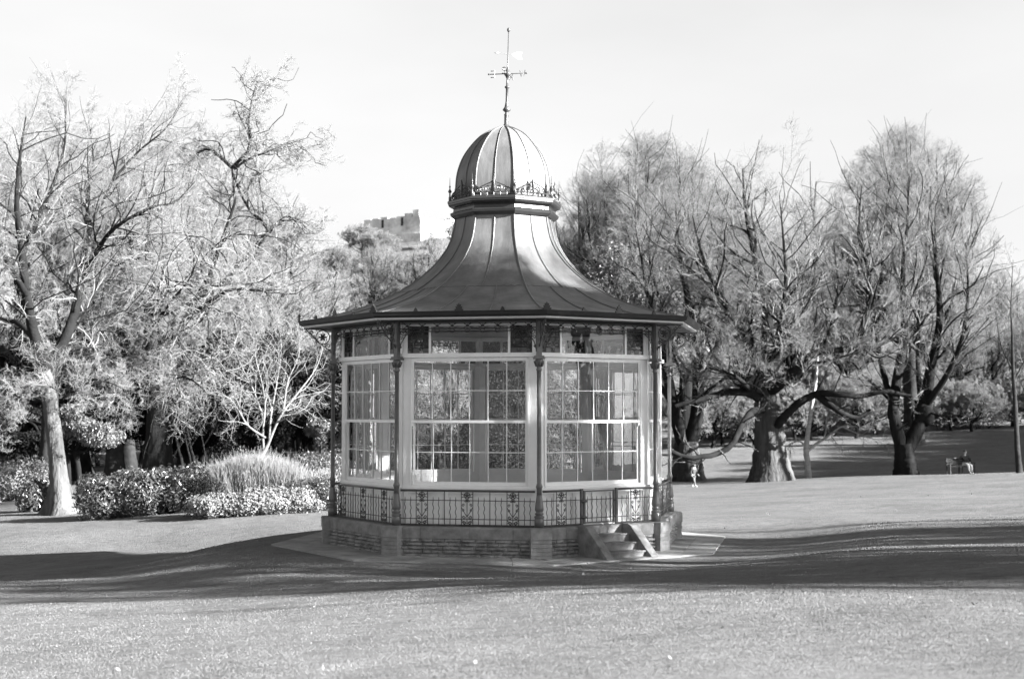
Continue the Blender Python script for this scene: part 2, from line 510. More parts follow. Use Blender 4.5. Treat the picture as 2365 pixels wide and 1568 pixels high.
def column_parts():
    y = -RC
    mb = MB()
    mb.lathe([(.055,1.30),(.05,1.38),(.058,1.42),(.072,1.455),(.060,1.49),(.047,1.53),(.043,3.80)], 14, 0, y)
    mb.box(-.05, .05, y - .05, y + .05, 4.12, 4.855)
    for sx in (-1, 1):
        mb.box(sx * .058 - .008, sx * .058 + .008, y - .02, y + .02, 4.2, 4.8)
    col = mb.build('column', M_col, BS)
    b = MB()
    b.lathe([(.10,.636),(.10,.80),(.088,.815),(.105,.84),(.105,.86),(.078,.875),(.072,.89),(.092,.905),(.092,.92),(.064,.94),
             (.086,.975),(.092,1.01),(.086,1.06),(.072,1.16),(.060,1.26),(.0545,1.30)], 14, 0, y)
    b.build('column_base', M_col, col)
    c = MB()
    c.lathe([(.044,3.80),(.060,3.82),(.060,3.85),(.048,3.87),(.06,3.93),(.085,4.02),(.075,4.05)], 12, 0, y)
    c.box(-.105, .105, y - .105, y + .105, 4.05, 4.085); c.box(-.09, .09, y - .09, y + .09, 4.085, 4.12)
    for k in range(8):
        a = k * math.pi / 4
        c.tube([(.06*math.cos(a), y+.06*math.sin(a), 3.90), (.09*math.cos(a), y+.09*math.sin(a), 3.97), (.105*math.cos(a), y+.105*math.sin(a), 4.01), (.095*math.cos(a), y+.095*math.sin(a), 3.985)], [.018,.018,.012,.006], 5)
    c.build('capital', M_col, col)
    # scroll bracket reaching out to the eaves
    o = MB(); T_ = .011
    def rad(pts): return [(0, y - .05 - q[0], q[1]) for q in pts]
    o.tube(rad([(0, 4.83), (.62, 4.83)]), .014, 5)
    o.tube(rad([(0, 4.30), (.02, 4.34), (.10, 4.40), (.26, 4.52), (.40, 4.66), (.50, 4.76), (.56, 4.82)]), .014, 5)
    o.tube(rad(arc((.19, 4.65), .155, 0, 360, 18)[:-1]), .012, 5, closed=True)
    for k in range(6): o.tube(rad([(.19, 4.65), arc((.19, 4.65), .085, k*60, k*60, 1)[0]]), [.034, .02], 5)
    for (cx, cz, r0, a0, a1) in ((.44, 4.77, .05, 200, 620), (.56, 4.79, .035, 180, 560), (.42, 4.66, .04, 90, -260), (.06, 4.45, .05, 0, 400), (.05, 4.35, .035, 180, -160), (.12, 4.48, .04, 90, 480), (.34, 4.55, .03, 60, 420)):
        o.tube(rad(spiral((cx, cz), r0, .008, a0, a1, 14)), .010, 4)
    o.build('eaves_bracket', M_iron, col)
    # the two spandrel brackets along the wall
    for sx in (-1, 1):
        s_ = MB(); tx, ty = math.cos(R(22.5)), math.sin(R(22.5))
        def lat(pts): return [(sx * q[0] * tx + sx * .05, y + q[0] * ty, q[1]) for q in pts]
        s_.tube(lat([(0, 4.22), (.05, 4.40), (.14, 4.55), (.26, 4.64)]), .012, 5)
        s_.tube(lat(arc((.10, 4.62), .06, 0, 360, 14)[:-1]), .010, 4, closed=True)
        for (cx, cz, r0, a0, a1) in ((.05, 4.50, .045, 0, 420), (.18, 4.67, .04, 200, 620), (.04, 4.32, .03, 90, 470), (.10, 4.62, .035, 0, 360)):
            s_.tube(lat(spiral((cx, cz), r0, .006, a0, a1, 12)), .010, 4)
        s_.build('spandrel_bracket', M_iron, col)
    return col
col0 = column_parts()
for i in range(8):
    o = col0 if i == 0 else copy_tree(col0, BS)
    o.rotation_euler.z = vert_ang(i)

# --- glazed wall, one bay
def bay():
    W = APW
    # timber wall below the window, with raised mouldings
    mb = MB()
    mb.box(-HW + .02, HW - .02, -W + .03, -W + .07, .602, 1.375)
    zs = (.70, 1.30)
    for u in (-1.35, -.97, -.49, 0.0, .49, .97, 1.35):      # stiles
        mb.box(u - .045, u + .045, -W, -W + .03, .602, 1.373)
    edges = (-1.35, -.97, -.49, 0.0, .49, .97, 1.35)
    for a, b in zip(edges[:-1], edges[1:]):
        mb.box(a + .046, b - .046, -W + .002, -W + .03, 1.29, 1.371)
        mb.box(a + .046, b - .046, -W + .002, -W + .03, .602, .72)
        mb.box(a + .06, b - .06, -W + .017, -W + .03, 1.255, 1.275)
    wall = mb.build('wall_panel', M_panel, BS)
    # window frame: sill, jambs, head, corner boards
    f = MB()
    f.box(-HW + .005, HW - .005, -W - .045, -W + .09, 1.376, 1.415)
    f.box(-1.245, 1.245, -W - .02, -W + .085, 1.416, 1.455)
    for s_ in (-1, 1):
        a, b = sorted((s_ * 1.245, s_ * (HW - .012)))
        f.box(a, b, -W, -W + .085, 1.416, 4.10)
        a, b = sorted((s_ * 1.232, s_ * 1.262)); f.box(a, b, -W - .022, -W - .001, 1.457, 4.072)
    f.box(-1.232, 1.232, -W - .01, -W + .085, 4.045, 4.098)
    fr = f.build('window', M_white, BS)
    def sash(y0, hw, z0, z1, brail, trail, horns):
        s_ = MB(); d = .035; st = .042
        s_.box(-hw, -hw + st, y0, y0 + d, z0, z1); s_.box(hw - st, hw, y0, y0 + d, z0, z1)
        s_.box(-hw + st, hw - st, y0 + .001, y0 + d - .001, z0, z0 + brail)
        s_.box(-hw + st, hw - st, y0 + .001, y0 + d - .001, z1 - trail, z1)
        ih = hw - st; m = .009
        zc = (z0 + brail + z1 - trail) / 2
        for k in range(1, 6):
            u = -ih + 2 * ih * k / 6
            s_.box(u - m, u + m, y0 + .004, y0 + d - .004, z0 + brail, z1 - trail)
        us = [-ih + 2 * ih * k / 6 for k in range(7)]
        for a, b in zip(us[:-1], us[1:]):
            s_.box(a + m, b - m, y0 + .006, y0 + d - .006, zc - m, zc + m)
        if horns:
            for sx in (-1, 1):
                x0, x1 = sorted((sx * hw, sx * (hw - st)))
                s_.box(x0, x1, y0 + .003, y0 + d - .003, z0 - .07, z0)
        g = MB()
        g.add([(-ih, y0 + d / 2, z0 + brail), (ih, y0 + d / 2, z0 + brail), (ih, y0 + d / 2, z1 - trail), (-ih, y0 + d / 2, z1 - trail)], [(0, 1, 2, 3)])
        return s_, g
    s1, g1 = sash(-W - .004, 1.231, 2.745, 4.044, .058, .02, True)
    s2, g2 = sash(-W + .038, 1.215, 1.456, 2.79, .075, .045, False)
    s1.build('upper_sash', M_white, fr); s2.build('lower_sash', M_white, fr)
    g1.build('glass', M_glass, fr); g2.build('glass', M_glass, fr)
    # transom light with coloured corner panes
    t = MB()
    t.box(-HW, HW, -W - .07, -W + .08, 4.105, 4.192)
    t.box(-HW + .01, HW - .01, -W - .02, -W + .06, 4.76, 4.855)
    for u in (-.845, .845): t.box(u - .024, u + .024, -W - .015, -W + .04, 4.193, 4.759)
    for s_ in (-1, 1):
        a, b = sorted((s_ * 1.33, s_ * (HW - .012))); t.box(a, b, -W - .01, -W + .05, 4.193, 4.759)
    tr = t.build('transom_light', M_white, BS)
    for a, b in ((-1.33, -.87), (.87, 1.33)):
        g = MB(); g.add([(a, -W + .012, 4.193), (b, -W + .012, 4.193), (b, -W + .012, 4.759), (a, -W + .012, 4.759)], [(0, 1, 2, 3)])
        g.build('stained_pane', M_stained, tr)
    for s_ in (-1, 1):
        l = MB()                                 # leading of the coloured panes
        for k in range(5):
            u = s_ * (.89 + .105 * k); l.tube([(u, -W + .008, 4.195), (u, -W + .008, 4.30)], .006, 4)
        l.tube([(s_ * .87, -W + .008, 4.30), (s_ * 1.33, -W + .008, 4.30)], .008, 4)
        for k in range(0, 4, 2):
            u = s_ * (.89 + .105 * k); a, b = sorted((u, u + s_ * .105))
            l.box(a, b, -W + .004, -W + .009, 4.197, 4.295)
        l.tube([(s_ * 1.1 + .15 * math.cos(R(q)), -W + .008, 4.52 + .15 * math.sin(R(q))) for q in range(0, 360, 24)], .008, 4, closed=True)
        for q in range(0, 360, 60): l.tube([(s_ * 1.1, -W + .008, 4.52), (s_ * 1.1 + .21 * math.cos(R(q)), -W + .008, 4.52 + .21 * math.sin(R(q)))], .008, 4)
        l.build('leading', M_iron, tr)
    c = MB(); c.add([(-.82, -W + .012, 4.193), (.82, -W + .012, 4.193), (.82, -W + .012, 4.759), (-.82, -W + .012, 4.759)], [(0, 1, 2, 3)])
    c.build('clear_pane', M_glass, tr)
    # iron fretwork under the eaves, in the plane of the columns
    z = MB(); yp = -APC
    H2 = APC * T22 - .06
    for zz in (4.64, 4.70, 4.81): z.tube([(-H2, yp, zz), (H2, yp, zz)], .010, 4)
    z.tube([(-H2, yp, 4.845), (H2, yp, 4.845)], .018, 4)
    nq = 9
    for k in range(nq):
        u = -H2 + 2 * H2 * (k + .5) / nq; a = H2 / nq * .55
        z.tube([(u - a, yp, 4.81), (u + a, yp, 4.70)], .008, 4); z.tube([(u - a, yp, 4.70), (u + a, yp, 4.81)], .008, 4)
        z.tube([(u + .05 * math.cos(R(q)), yp, 4.655 + .045 * math.sin(R(q))) for q in range(0, 360, 40)], .009, 4, closed=True)
        for q in (0, 90, 180, 270): z.tube([(u, yp, 4.755), (u + .03 * math.cos(R(q)), yp, 4.755 + .03 * math.sin(R(q)))], .011, 4)
    fz = z.build('frieze', M_iron, BS)
    return wall, fr, tr, fz
for proto in bay():
    for i in range(8):
        o = proto if i == 0 else copy_tree(proto, BS)
        o.rotation_euler.z = face_ang(i)

# --- railings
def wavy(mb, u, y, z0=.668, z1=1.235):
    pts = []
    for k in range(15):
        f = k / 14; z = z0 + (z1 - z0) * f
        w = .011 * math.sin((z - .80) / (1.12 - .80) * 4 * math.pi) if .80 < z < 1.12 else 0
        pts.append((u + w, y, z))
    mb.tube(pts, [.0085] * 13 + [.007, .002], 5)

def ornament(mb, u, y):
    def q(pts): return [(u + a, y, z) for a, z in pts]
    for s_ in (-1, 1): mb.tube(q([(s_ * .122, .645), (s_ * .122, 1.35)]), .009, 5)
    mb.tube(q(arc((0, 1.262), .062, 0, 360, 16)[:-1]), .009, 4, closed=True)
    for k in range(5): mb.tube(q([(0, 1.262), arc((0, 1.262), .058, 90 + 72 * k, 90 + 72 * k, 1)[0]]), [.02, .012], 4)
    mb.tube(q([(0, .66), (0, 1.20)]), .008, 4)
    for s_ in (-1, 1):
        mb.tube(q([(s_ * .06, 1.27), (s_ * .12, 1.30)]), .007, 4); mb.tube(q([(s_ * .055, 1.24), (s_ * .12, 1.22)]), .007, 4)
        mb.tube(q([(s_ * a, z) for a, z in spiral((.035, 1.155), .03, .006, 90, 480, 10)]), .009, 4)
        mb.tube(q([(0, .83), (s_ * .035, .88), (s_ * .08, .95), (s_ * .115, 1.02)]), .008, 4)
        mb.tube(q([(s_ * a, z) for a, z in spiral((.07, .825), .04, .006, 180, 620, 12)]), .009, 4)
        mb.tube(q([(s_ * a, z) for a, z in spiral((.075, 1.07), .032, .006, 270, 660, 10)]), .008, 4)
        mb.tube(q([(s_ * a, z) for a, z in spiral((.085, .96), .025, .006, 90, 460, 10)]), .008, 4)
        mb.tube(q([(s_ * a, z) for a, z in spiral((.06, .70), .04, .006, 0, 420, 12)]), .012, 4)
    mb.tube(q([(-.12, .76), (0, .70), (.12, .76)]), .008, 4)

def railing(full=True, side=0):
    mb = MB(); y = -APC; H = APC * T22 - .09
    spans = [(-H, H)] if full else [tuple(sorted((side * .47, side * H)))]
    for a, b in spans:
        mb.tube([(a, y, 1.355), (b, y, 1.355)], .021, 6)
        for z, r in ((1.16, .008), (.78, .008), (.665, .009), (.645, .010)): mb.tube([(a, y, z), (b, y, z)], r, 4)
    for c in ((-.96, 0, .96) if full else (side * .96,)): ornament(mb, c, y)
    for u in (.48, -.48) if full else (): mb.tube([(u, y, .645), (u, y, 1.35)], .009, 5)
    ws = (.24, .36, .60, .72, 1.20, 1.32) if full else (.60, .72, 1.20, 1.32)
    for u in ws:
        for s_ in ((-1, 1) if full else (side,)): wavy(mb, s_ * u, y)
    return mb
STEP_FACE = 1
rl = railing(True).build('railing', M_iron, BS)
faces(rl, 'railing', [i for i in range(8) if i != STEP_FACE])
for s_ in (-1, 1):
    rg = railing(False, s_).build('railing', M_iron, BS); rg.rotation_euler.z = face_ang(STEP_FACE)
g = MB(); y = -APC
for u in (-.385, .385): g.box(u - .022, u + .022, y - .022, y + .022, .66, 1.352)
for z0, z1 in ((1.32, 1.35), (.67, .70)): g.box(-.362, .362, y - .013, y + .013, z0, z1)
for z in (1.16, .78): g.tube([(-.36, y, z), (.36, y, z)], .008, 4)
for k in range(6): wavy(g, -.30 + .12 * k, y, .70)
gate = g.build('gate', M_iron, BS); gate.rotation_euler.z = face_ang(STEP_FACE)
for u in (-.45, .45):
    h = MB(); h.box(u - .026, u + .026, y - .026, y + .026, .64, 1.385)
    gp = h.build('gate_post', M_iron, BS); gp.rotation_euler.z = face_ang(STEP_FACE)
for z in (1.13, .80):
    h = MB(); h.tube([(-.49, y - .03, z), (-.35, y - .03, z)], .026, 6); h.tube([(-.42, y - .02, z - .04), (-.42, y - .02, z + .04)], .03, 6)
    h.build('hinge', M_iron, gate)
    h = MB(); h.tube([(.38, y - .03, z), (.46, y - .03, z)], .018, 6); h.build('latch', M_iron, gate)

# --- steps with sloping flank walls
st = MB(); apo = 3.80
hwid = .46
for k, (z, run) in enumerate(((.155, .80), (.31, .53), (.465, .27))):
    st.box(-hwid, hwid, -(apo + run), -(apo - .02), z - .155 + (.002 if k else 0), z - .03)
    st.box(-hwid, hwid, -(apo + run + .022), -(apo - .02), z - .03, z)
stairs = st.build('steps', M_step, BS); stairs.rotation_euler.z = face_ang(STEP_FACE)
for s_ in (-1, 1):
    f = MB(); a, b = sorted((s_ * (hwid + .003), s_ * (hwid + .20)))
    prof = [(apo - .01, 0), (apo + .98, 0), (apo + .98, .07), (apo + .92, .10), (apo + .30, .625), (apo + .22, .655), (apo - .01, .655)]
    vs = [(a, -q[0], q[1]) for q in prof] + [(b, -q[0], q[1]) for q in prof]; k = len(prof)
    f.add(vs, [(i, (i + 1) % k, (i + 1) % k + k, i + k) for i in range(k)] + [tuple(range(k-1, -1, -1)), tuple(range(k, 2*k))])
    fo = f.build('flank_wall', M_step, stairs)
    bv = fo.modifiers.new('soft_edges', 'BEVEL'); bv.width = .018; bv.segments = 2; bv.limit_method = 'ANGLE'

# --- roof
def catmull(pts, n):
    pts = np.asarray(pts, float)
    seg = np.concatenate([[0], np.cumsum(np.linalg.norm(np.diff(pts, axis=0), axis=1))])
    m = len(pts)
    ext = np.vstack([2 * pts[0] - pts[1], pts, 2 * pts[-1] - pts[-2]])
    ts = np.linspace(0, seg[-1], n)
    i = np.clip(np.searchsorted(seg, ts, 'right') - 1, 0, m - 2)
    t = ((ts - seg[i]) / np.maximum(seg[i + 1] - seg[i], 1e-9))[:, None]
    p0, p1, p2, p3 = ext[i], ext[i + 1], ext[i + 2], ext[i + 3]
    return .5 * (2 * p1 + (p2 - p0) * t + (2 * p0 - 5 * p1 + 4 * p2 - p3) * t ** 2 + (3 * p1 - p0 - 3 * p2 + p3) * t ** 3)

ROOF = catmull([(4.63,4.985),(4.0,5.12),(3.35,5.31),(2.8,5.53),(2.33,5.78),(2.0,6.01),(1.72,6.25),(1.52,6.47),(1.37,6.68),(1.27,6.88),(1.22,7.05),(1.175,7.25),(1.15,7.46)], 40)
DOME = catmull([(1.13,7.78),(1.145,7.95),(1.15,8.15),(1.115,8.46),(1.01,8.78),(.83,9.07),(.56,9.36),(.28,9.52),(.07,9.60)], 28)
def oct_skin(prof, nu=6):
    mb = MB()
    for i in range(8):
        a = face_ang(i); n = Vector(pol(a, 1)); t = Vector((math.cos(a), math.sin(a), 0))
        vs = []
        for r, z in prof:
            for k in range(nu + 1):
                f = -1 + 2 * k / nu
                vs.append(n * (r * C22) + t * (f * r * S22) + Vector((0, 0, z)))
        fs = [(j*(nu+1)+k, j*(nu+1)+k+1, (j+1)*(nu+1)+k+1, (j+1)*(nu+1)+k) for j in range(len(prof)-1) for k in range(nu)]
        mb.add(vs, fs, True)
    return mb
def seam_line(prof, i, f, lift=.008):
    a = face_ang(i); n = Vector(pol(a, 1)); t = Vector((math.cos(a), math.sin(a), 0))
    return [n * (r * C22 + lift) + t * (f * r * S22) + Vector((0, 0, z + lift)) for r, z in prof]
roof = oct_skin(ROOF).build('roof', M_roof, BS)
M_seam = mat('seam_lead', 0.16, 0.5, 0.2, 4.0, metallic=.3)
sm = MB()
lap = int(np.argmin(np.abs(ROOF[:, 1] - 5.70)))
for i in range(8):
    sm.tube(seam_line(ROOF, i, 1.0, .004), .020, 5)
    sm.tube(seam_line(ROOF[lap:], i, 0.0), .011, 4)
    for f in (-.34, .34): sm.tube(seam_line(ROOF[:lap + 1], i, f), .011, 4)
    pts = []
    for k in range(25):              # scalloped lap where the sheets change
        f = -1 + 2 * k / 24; j = lap
        a = face_ang(i); n = Vector(pol(a, 1)); t = Vector((math.cos(a), math.sin(a), 0))
        r, z = ROOF[j]; dz = .012 * math.cos(k * math.pi * .9)
        pts.append(n * (r * C22 + .004 - dz) + t * (f * r * S22) + Vector((0, 0, z + .004 + dz)))
    sm.tube(pts, .006, 4)
sm.build('standing_seam', M_seam, roof)

def oct_ring(prof, close=True):
    """ring with a cross-section of (circumradius, z) points"""
    mb = MB(); k = len(prof)
    for i in range(8):
        a0, a1 = vert_ang(i - 1), vert_ang(i)
        vs = [pol(a0, r, z) for r, z in prof] + [pol(a1, r, z) for r, z in prof]
        fs = [(j, j + k, (j + 1) % k + k, (j + 1) % k) for j in range(k if close else k - 1)]
        mb.add(vs, fs)
    return mb
oct_ring([(4.62,4.895),(4.66,4.90),(4.71,4.93),(4.73,4.99),(4.745,5.00),(4.745,5.012),(4.70,5.012),(4.60,4.965)]).build('gutter', M_gutter, roof)
M_fascia = mat('fascia_paint', 0.5, 0.35, 0.1, 3.0)
oct_ring([(4.50,4.855),(4.585,4.848),(4.62,4.862),(4.62,4.892),(4.50,4.892)]).build('fascia', M_fascia, roof)

def leaf_stop(s_):
    mb = MB()
    out = [(-.09,0),(-.095,.04),(-.06,.05),(-.075,.09),(-.04,.10),(-.05,.135),(-.015,.14),(0,.175),(.015,.14),(.05,.135),(.04,.10),(.075,.09),(.06,.05),(.095,.04),(.09,0)]
    k = len(out)
    vs = [(x * s_, -.018, z * s_) for x, z in out] + [(x * s_, .018, z * s_) for x, z in out]
    mb.add(vs, [tuple(range(k)), tuple(range(2*k-1, k-1, -1))] + [(i, i + k, (i + 1) % k + k, (i + 1) % k) for i in range(k)])
    return mb
def put_stop(o, a, r, parent):
    o.location = pol(a, r, 5.005); o.rotation_euler.z = a
big = leaf_stop(.95).build('gutter_ornament', M_gutter, roof); small = leaf_stop(.5).build('gutter_ornament', M_gutter, roof)
fb = fs_ = True
for i in range(8):
    a = face_ang(i)
    o = big if fb else big.copy()
    if not fb: COL.objects.link(o)
    fb = False; put_stop(o, vert_ang(i), 4.71, roof)
    o = big.copy(); COL.objects.link(o); put_stop(o, a, 4.73 * C22 - .02, roof)
    for f in (-.5, .5):
        o = small if fs_ else small.copy()
        if not fs_: COL.objects.link(o)
        fs_ = False
        n = Vector(pol(a, 4.72 * C22)); t = Vector((math.cos(a), math.sin(a), 0)) * (f * 4.72 * S22)
        o.location = n + t + Vector((0, 0, 5.005)); o.rotation_euler.z = a

corn = oct_ring([(1.10,7.40),(1.21,7.41),(1.27,7.47),(1.285,7.52),(1.26,7.54),(1.215,7.56),(1.205,7.62),(1.23,7.655),(1.30,7.675),(1.33,7.72),(1.33,7.745),(1.345,7.755),(1.345,7.80),(1.33,7.815),(1.05,7.815)]).build('cornice', M_corn, BS)
dome = oct_skin(DOME).build('dome', M_roof, BS)
sm = MB()
for i in range(8):
    sm.tube(seam_line(DOME, i, 1.0, .003), .018, 5); sm.tube(seam_line(DOME, i, 0.0), .010, 4)
sm.build('standing_seam', M_seam, dome)
# iron cresting round the foot of the dome
def crest():
    mb = MB(); y = -1.27 * C22; H = 1.27 * S22 - .03
    for z in (7.83, 7.90): mb.tube([(-H, y, z), (H, y, z)], .012, 4)
    for k in range(7): mb.tube([(-H + 2 * H * k / 6, y, 7.815), (-H + 2 * H * k / 6, y, 7.90)], .012, 4)
    def q(pts): return [(a, y, z) for a, z in pts]
    for s_ in (-1, 1):
        mb.tube(q([(s_ * a, z) for a, z in spiral((.12, 7.99), .075, .012, 270, 720, 16)]), .014, 4)
        mb.tube(q([(s_ * a, z) for a, z in spiral((.27, 7.965), .055, .010, 270, 700, 14)]), .012, 4)
        mb.tube(q([(s_ * a, z) for a, z in spiral((.39, 7.94), .035, .008, 270, 680, 12)]), .010, 4)
        mb.tube(q([(s_ * .42, 7.93), (s_ * .30, 8.02), (s_ * .16, 8.08), (s_ * .06, 8.12), (0, 8.2)]), .013, 4)
    mb.tube(q([(0, 7.90), (0, 8.06), (0, 8.15), (0, 8.26)]), [.012, .03, .035, .003], 6)
    mb.tube(q([(-.055, 8.13), (.055, 8.13)]), .014, 4); mb.tube(q([(-.04, 8.07), (.04, 8.07)]), .016, 4)
    return mb
cr = crest().build('cresting', M_iron, BS)
faces(cr, 'cresting', range(8))
pn = MB()
pn.lathe([(.03,7.81),(.03,7.90),(.018,7.93),(.018,8.0),(.045,8.03),(.03,8.07),(.014,8.09),(.014,8.13),(.022,8.15),(.008,8.18),(.003,8.36)], 8, 0, -1.29)
pn = pn.build('pinnacle', M_iron, BS)
for i in range(8):
    o = pn if i == 0 else pn.copy()
    if i: COL.objects.link(o)
    o.rotation_euler.z = vert_ang(i)
# finial and weather vane
fin = MB()
fin.lathe([(.11,9.57),(.075,9.62),(.05,9.66),(.052,9.85),(.058,9.88),(.035,9.91),(.035,9.93),(.09,9.975),(.095,9.995),(.055,10.05),(.04,10.12),(.03,10.2),(.03,10.48),(.06,10.515),(.06,10.535),(.028,10.56),(.022,10.72),(.05,10.78),(.09,10.83),(.06,10.88),(.03,10.95),(.014,11.05),(.010,11.83)], 12)
finial = fin.build('finial', M_iron, BS)
finial.location = (.0, 0, 0); finial.rotation_euler = (0, 0, 0)
finial.matrix_world = Matrix.Translation((0.03, 0, 9.58)) @ Matrix.Rotation(R(1.4), 4, 'Y') @ Matrix.Translation((0, 0, -9.58))
kb = MB(); kb.lathe([(.008,11.82),(.03,11.84),(.04,11.875),(.03,11.91),(.006,11.93)], 10); kb.build('knob', M_iron, finial)
arm = MB(); DIR = R(-14)
ax = Vector((math.cos(DIR), math.sin(DIR), 0)); ay = Vector((-math.sin(DIR), math.cos(DIR), 0)); c0 = Vector((0, 0, 10.84))
arm.tube([c0 - ax * .45, c0 + ax * .45], .011, 5); arm.tube([c0 - ay * .42, c0 + ay * .42], .011, 5)
for v in (ax, -ax): arm.tube([c0 + v * .43, c0 + v * .47], .02, 5)
arm.build('compass_arm', M_iron, finial)
def letter(ch, center, right, up=Vector((0, 0, 1)), s=.075):
    strokes = {'N': [[(-.6,-1),(-.6,1),(.6,-1),(.6,1)]], 'E': [[(.6,-1),(-.6,-1),(-.6,1),(.6,1)], [(-.6,0),(.4,0)]],
               'W': [[(-.8,1),(-.4,-1),(0,.6),(.4,-1),(.8,1)]],
               'S': [[(.55,.8),(.1,1),(-.45,.8),(-.5,.35),(0,.05),(.5,-.3),(.45,-.8),(-.1,-1),(-.55,-.8)]]}[ch]
    mb = MB()
    for q in strokes: mb.tube([center + right * (a * s) + up * (b * s) for a, b in q], .012, 4)
    return mb
letter('W', c0 + ax * .36, ax).build('letter', M_iron, finial)
letter('E', c0 - ax * .36, -ax).build('letter', M_iron, finial)
letter('N', c0 + ay * .34 + Vector((0, 0, .0)), -ax).build('letter', M_iron, finial)
letter('S', c0 - ay * .34, ax).build('letter', M_iron, finial)
vn = MB(); va = Vector((math.cos(R(20)), math.sin(R(20)), 0)); zz = Vector((0, 0, 11.30))
vn.tube([zz - va * .26, zz + va * .3], .008, 4)
vn.tube([zz - va * .34, zz - va * .24], [.002, .03], 5)
tl = [(.10,-.015),(.26,-.09),(.36,-.08),(.31,0),(.36,.08),(.26,.09),(.10,.015)]
w = va.cross(Vector((0, 0, 1))) * .006
vs = [zz + va * a + Vector((0, 0, b)) - w for a, b in tl] + [zz + va * a + Vector((0, 0, b)) + w for a, b in tl]; k = len(tl)
vn.add(vs, [tuple(range(k)), tuple(range(2*k-1, k-1, -1))] + [(i, i + k, (i + 1) % k + k, (i + 1) % k) for i in range(k)])
vn.build('vane', M_gilt, finial)

# ------------------------------------------------------------------ trees
def nrm(v): return v / np.maximum(np.linalg.norm(v, axis=-1, keepdims=True), 1e-9)

def tubes(batches):
    """batches of (P (B,n,3), R (B,n), sides) -> V, F"""
    Vs, Fs, off = [], [], 0
    for Pp, Rr, s in batches:
        B, n, _ = Pp.shape
        if B == 0: continue
        T = np.empty_like(Pp); T[:, 1:-1] = Pp[:, 2:] - Pp[:, :-2]; T[:, 0] = Pp[:, 1] - Pp[:, 0]; T[:, -1] = Pp[:, -1] - Pp[:, -2]
        T = nrm(T)
        main = nrm(Pp[:, -1] - Pp[:, 0])
        ref = np.where(np.abs(main[:, 2:3]) < .8, np.array([[0, 0, 1.0]]), np.array([[1.0, 0, 0]]))
        N_ = nrm(np.cross(T, ref[:, None, :])); Bn = np.cross(T, N_)
        an = np.arange(s) * 2 * math.pi / s
        V = Pp[:, :, None, :] + Rr[:, :, None, None] * (np.cos(an)[None, None, :, None] * N_[:, :, None, :] + np.sin(an)[None, None, :, None] * Bn[:, :, None, :])
        Vs.append(V.reshape(-1, 3))
        b = np.arange(B)[:, None, None] * (n * s); i = np.arange(n - 1)[None, :, None] * s; k = np.arange(s)[None, None, :]; k2 = (k + 1) % s
        f = np.stack([b + i + k, b + i + k2, b + i + s + k2, b + i + s + k], -1).reshape(-1, 4) + off
        Fs.append(f); off += B * n * s
    return np.concatenate(Vs), np.concatenate(Fs)

def grow(Pp, Rr, k, rng, t0=.2, t1=1.0, ln=.5, lt=.45, ang=(35, 70), m=5, wig=.18, trop=.0, up0=.0, rr=.6, rmax=9, rmin=.004, tip=.35, keep=None, outward=None, lmin=.0):
    B, n, _ = Pp.shape
    t = t0 + (t1 - t0) * (np.arange(k)[None, :] + rng.random((B, k))) / k
    x = np.clip(t * (n - 1), 0, n - 1.001); i = x.astype(int); fr = (x - i)[..., None]
    bi = np.arange(B)[:, None]
    pos = Pp[bi, i] * (1 - fr) + Pp[bi, i + 1] * fr
    tan = nrm(Pp[bi, i + 1] - Pp[bi, i])
    r = Rr[bi, i] * (1 - fr[..., 0]) + Rr[bi, i + 1] * fr[..., 0]
    pl = np.linalg.norm(np.diff(Pp, axis=1), axis=-1).sum(1)[:, None]
    L = np.maximum(pl * ln * (1 - lt * t), lmin) * rng.uniform(.65, 1.3, (B, k))
    a = np.radians(rng.uniform(ang[0], ang[1], (B, k)))[..., None]
    rv = rng.normal(size=(B, k, 3))
    pe = nrm(rv - (rv * tan).sum(-1, keepdims=True) * tan)
    d = np.cos(a) * tan + np.sin(a) * pe + np.array([0, 0, up0])
    pos = pos.reshape(-1, 3); d = nrm(d.reshape(-1, 3)); L = L.ravel(); r = r.ravel()
    r0 = np.clip(r * rr, rmin, rmax)
    if keep is not None:
        ok = keep(pos + d * L[:, None] * .7)
        pos, d, L, r0 = pos[ok], d[ok], L[ok], r0[ok]
    out = np.empty((len(pos), m + 1, 3)); out[:, 0] = pos
    for j in range(m):
        d = nrm(d + rng.normal(size=d.shape) * wig + np.array([0, 0, trop]))
        pos = pos + d * (L / m)[:, None]
        out[:, j + 1] = pos
    rad = r0[:, None] * (1 - (1 - tip) * np.linspace(0, 1, m + 1)[None, :])
    rad = np.maximum(rad, rmin * .6)
    return out, rad

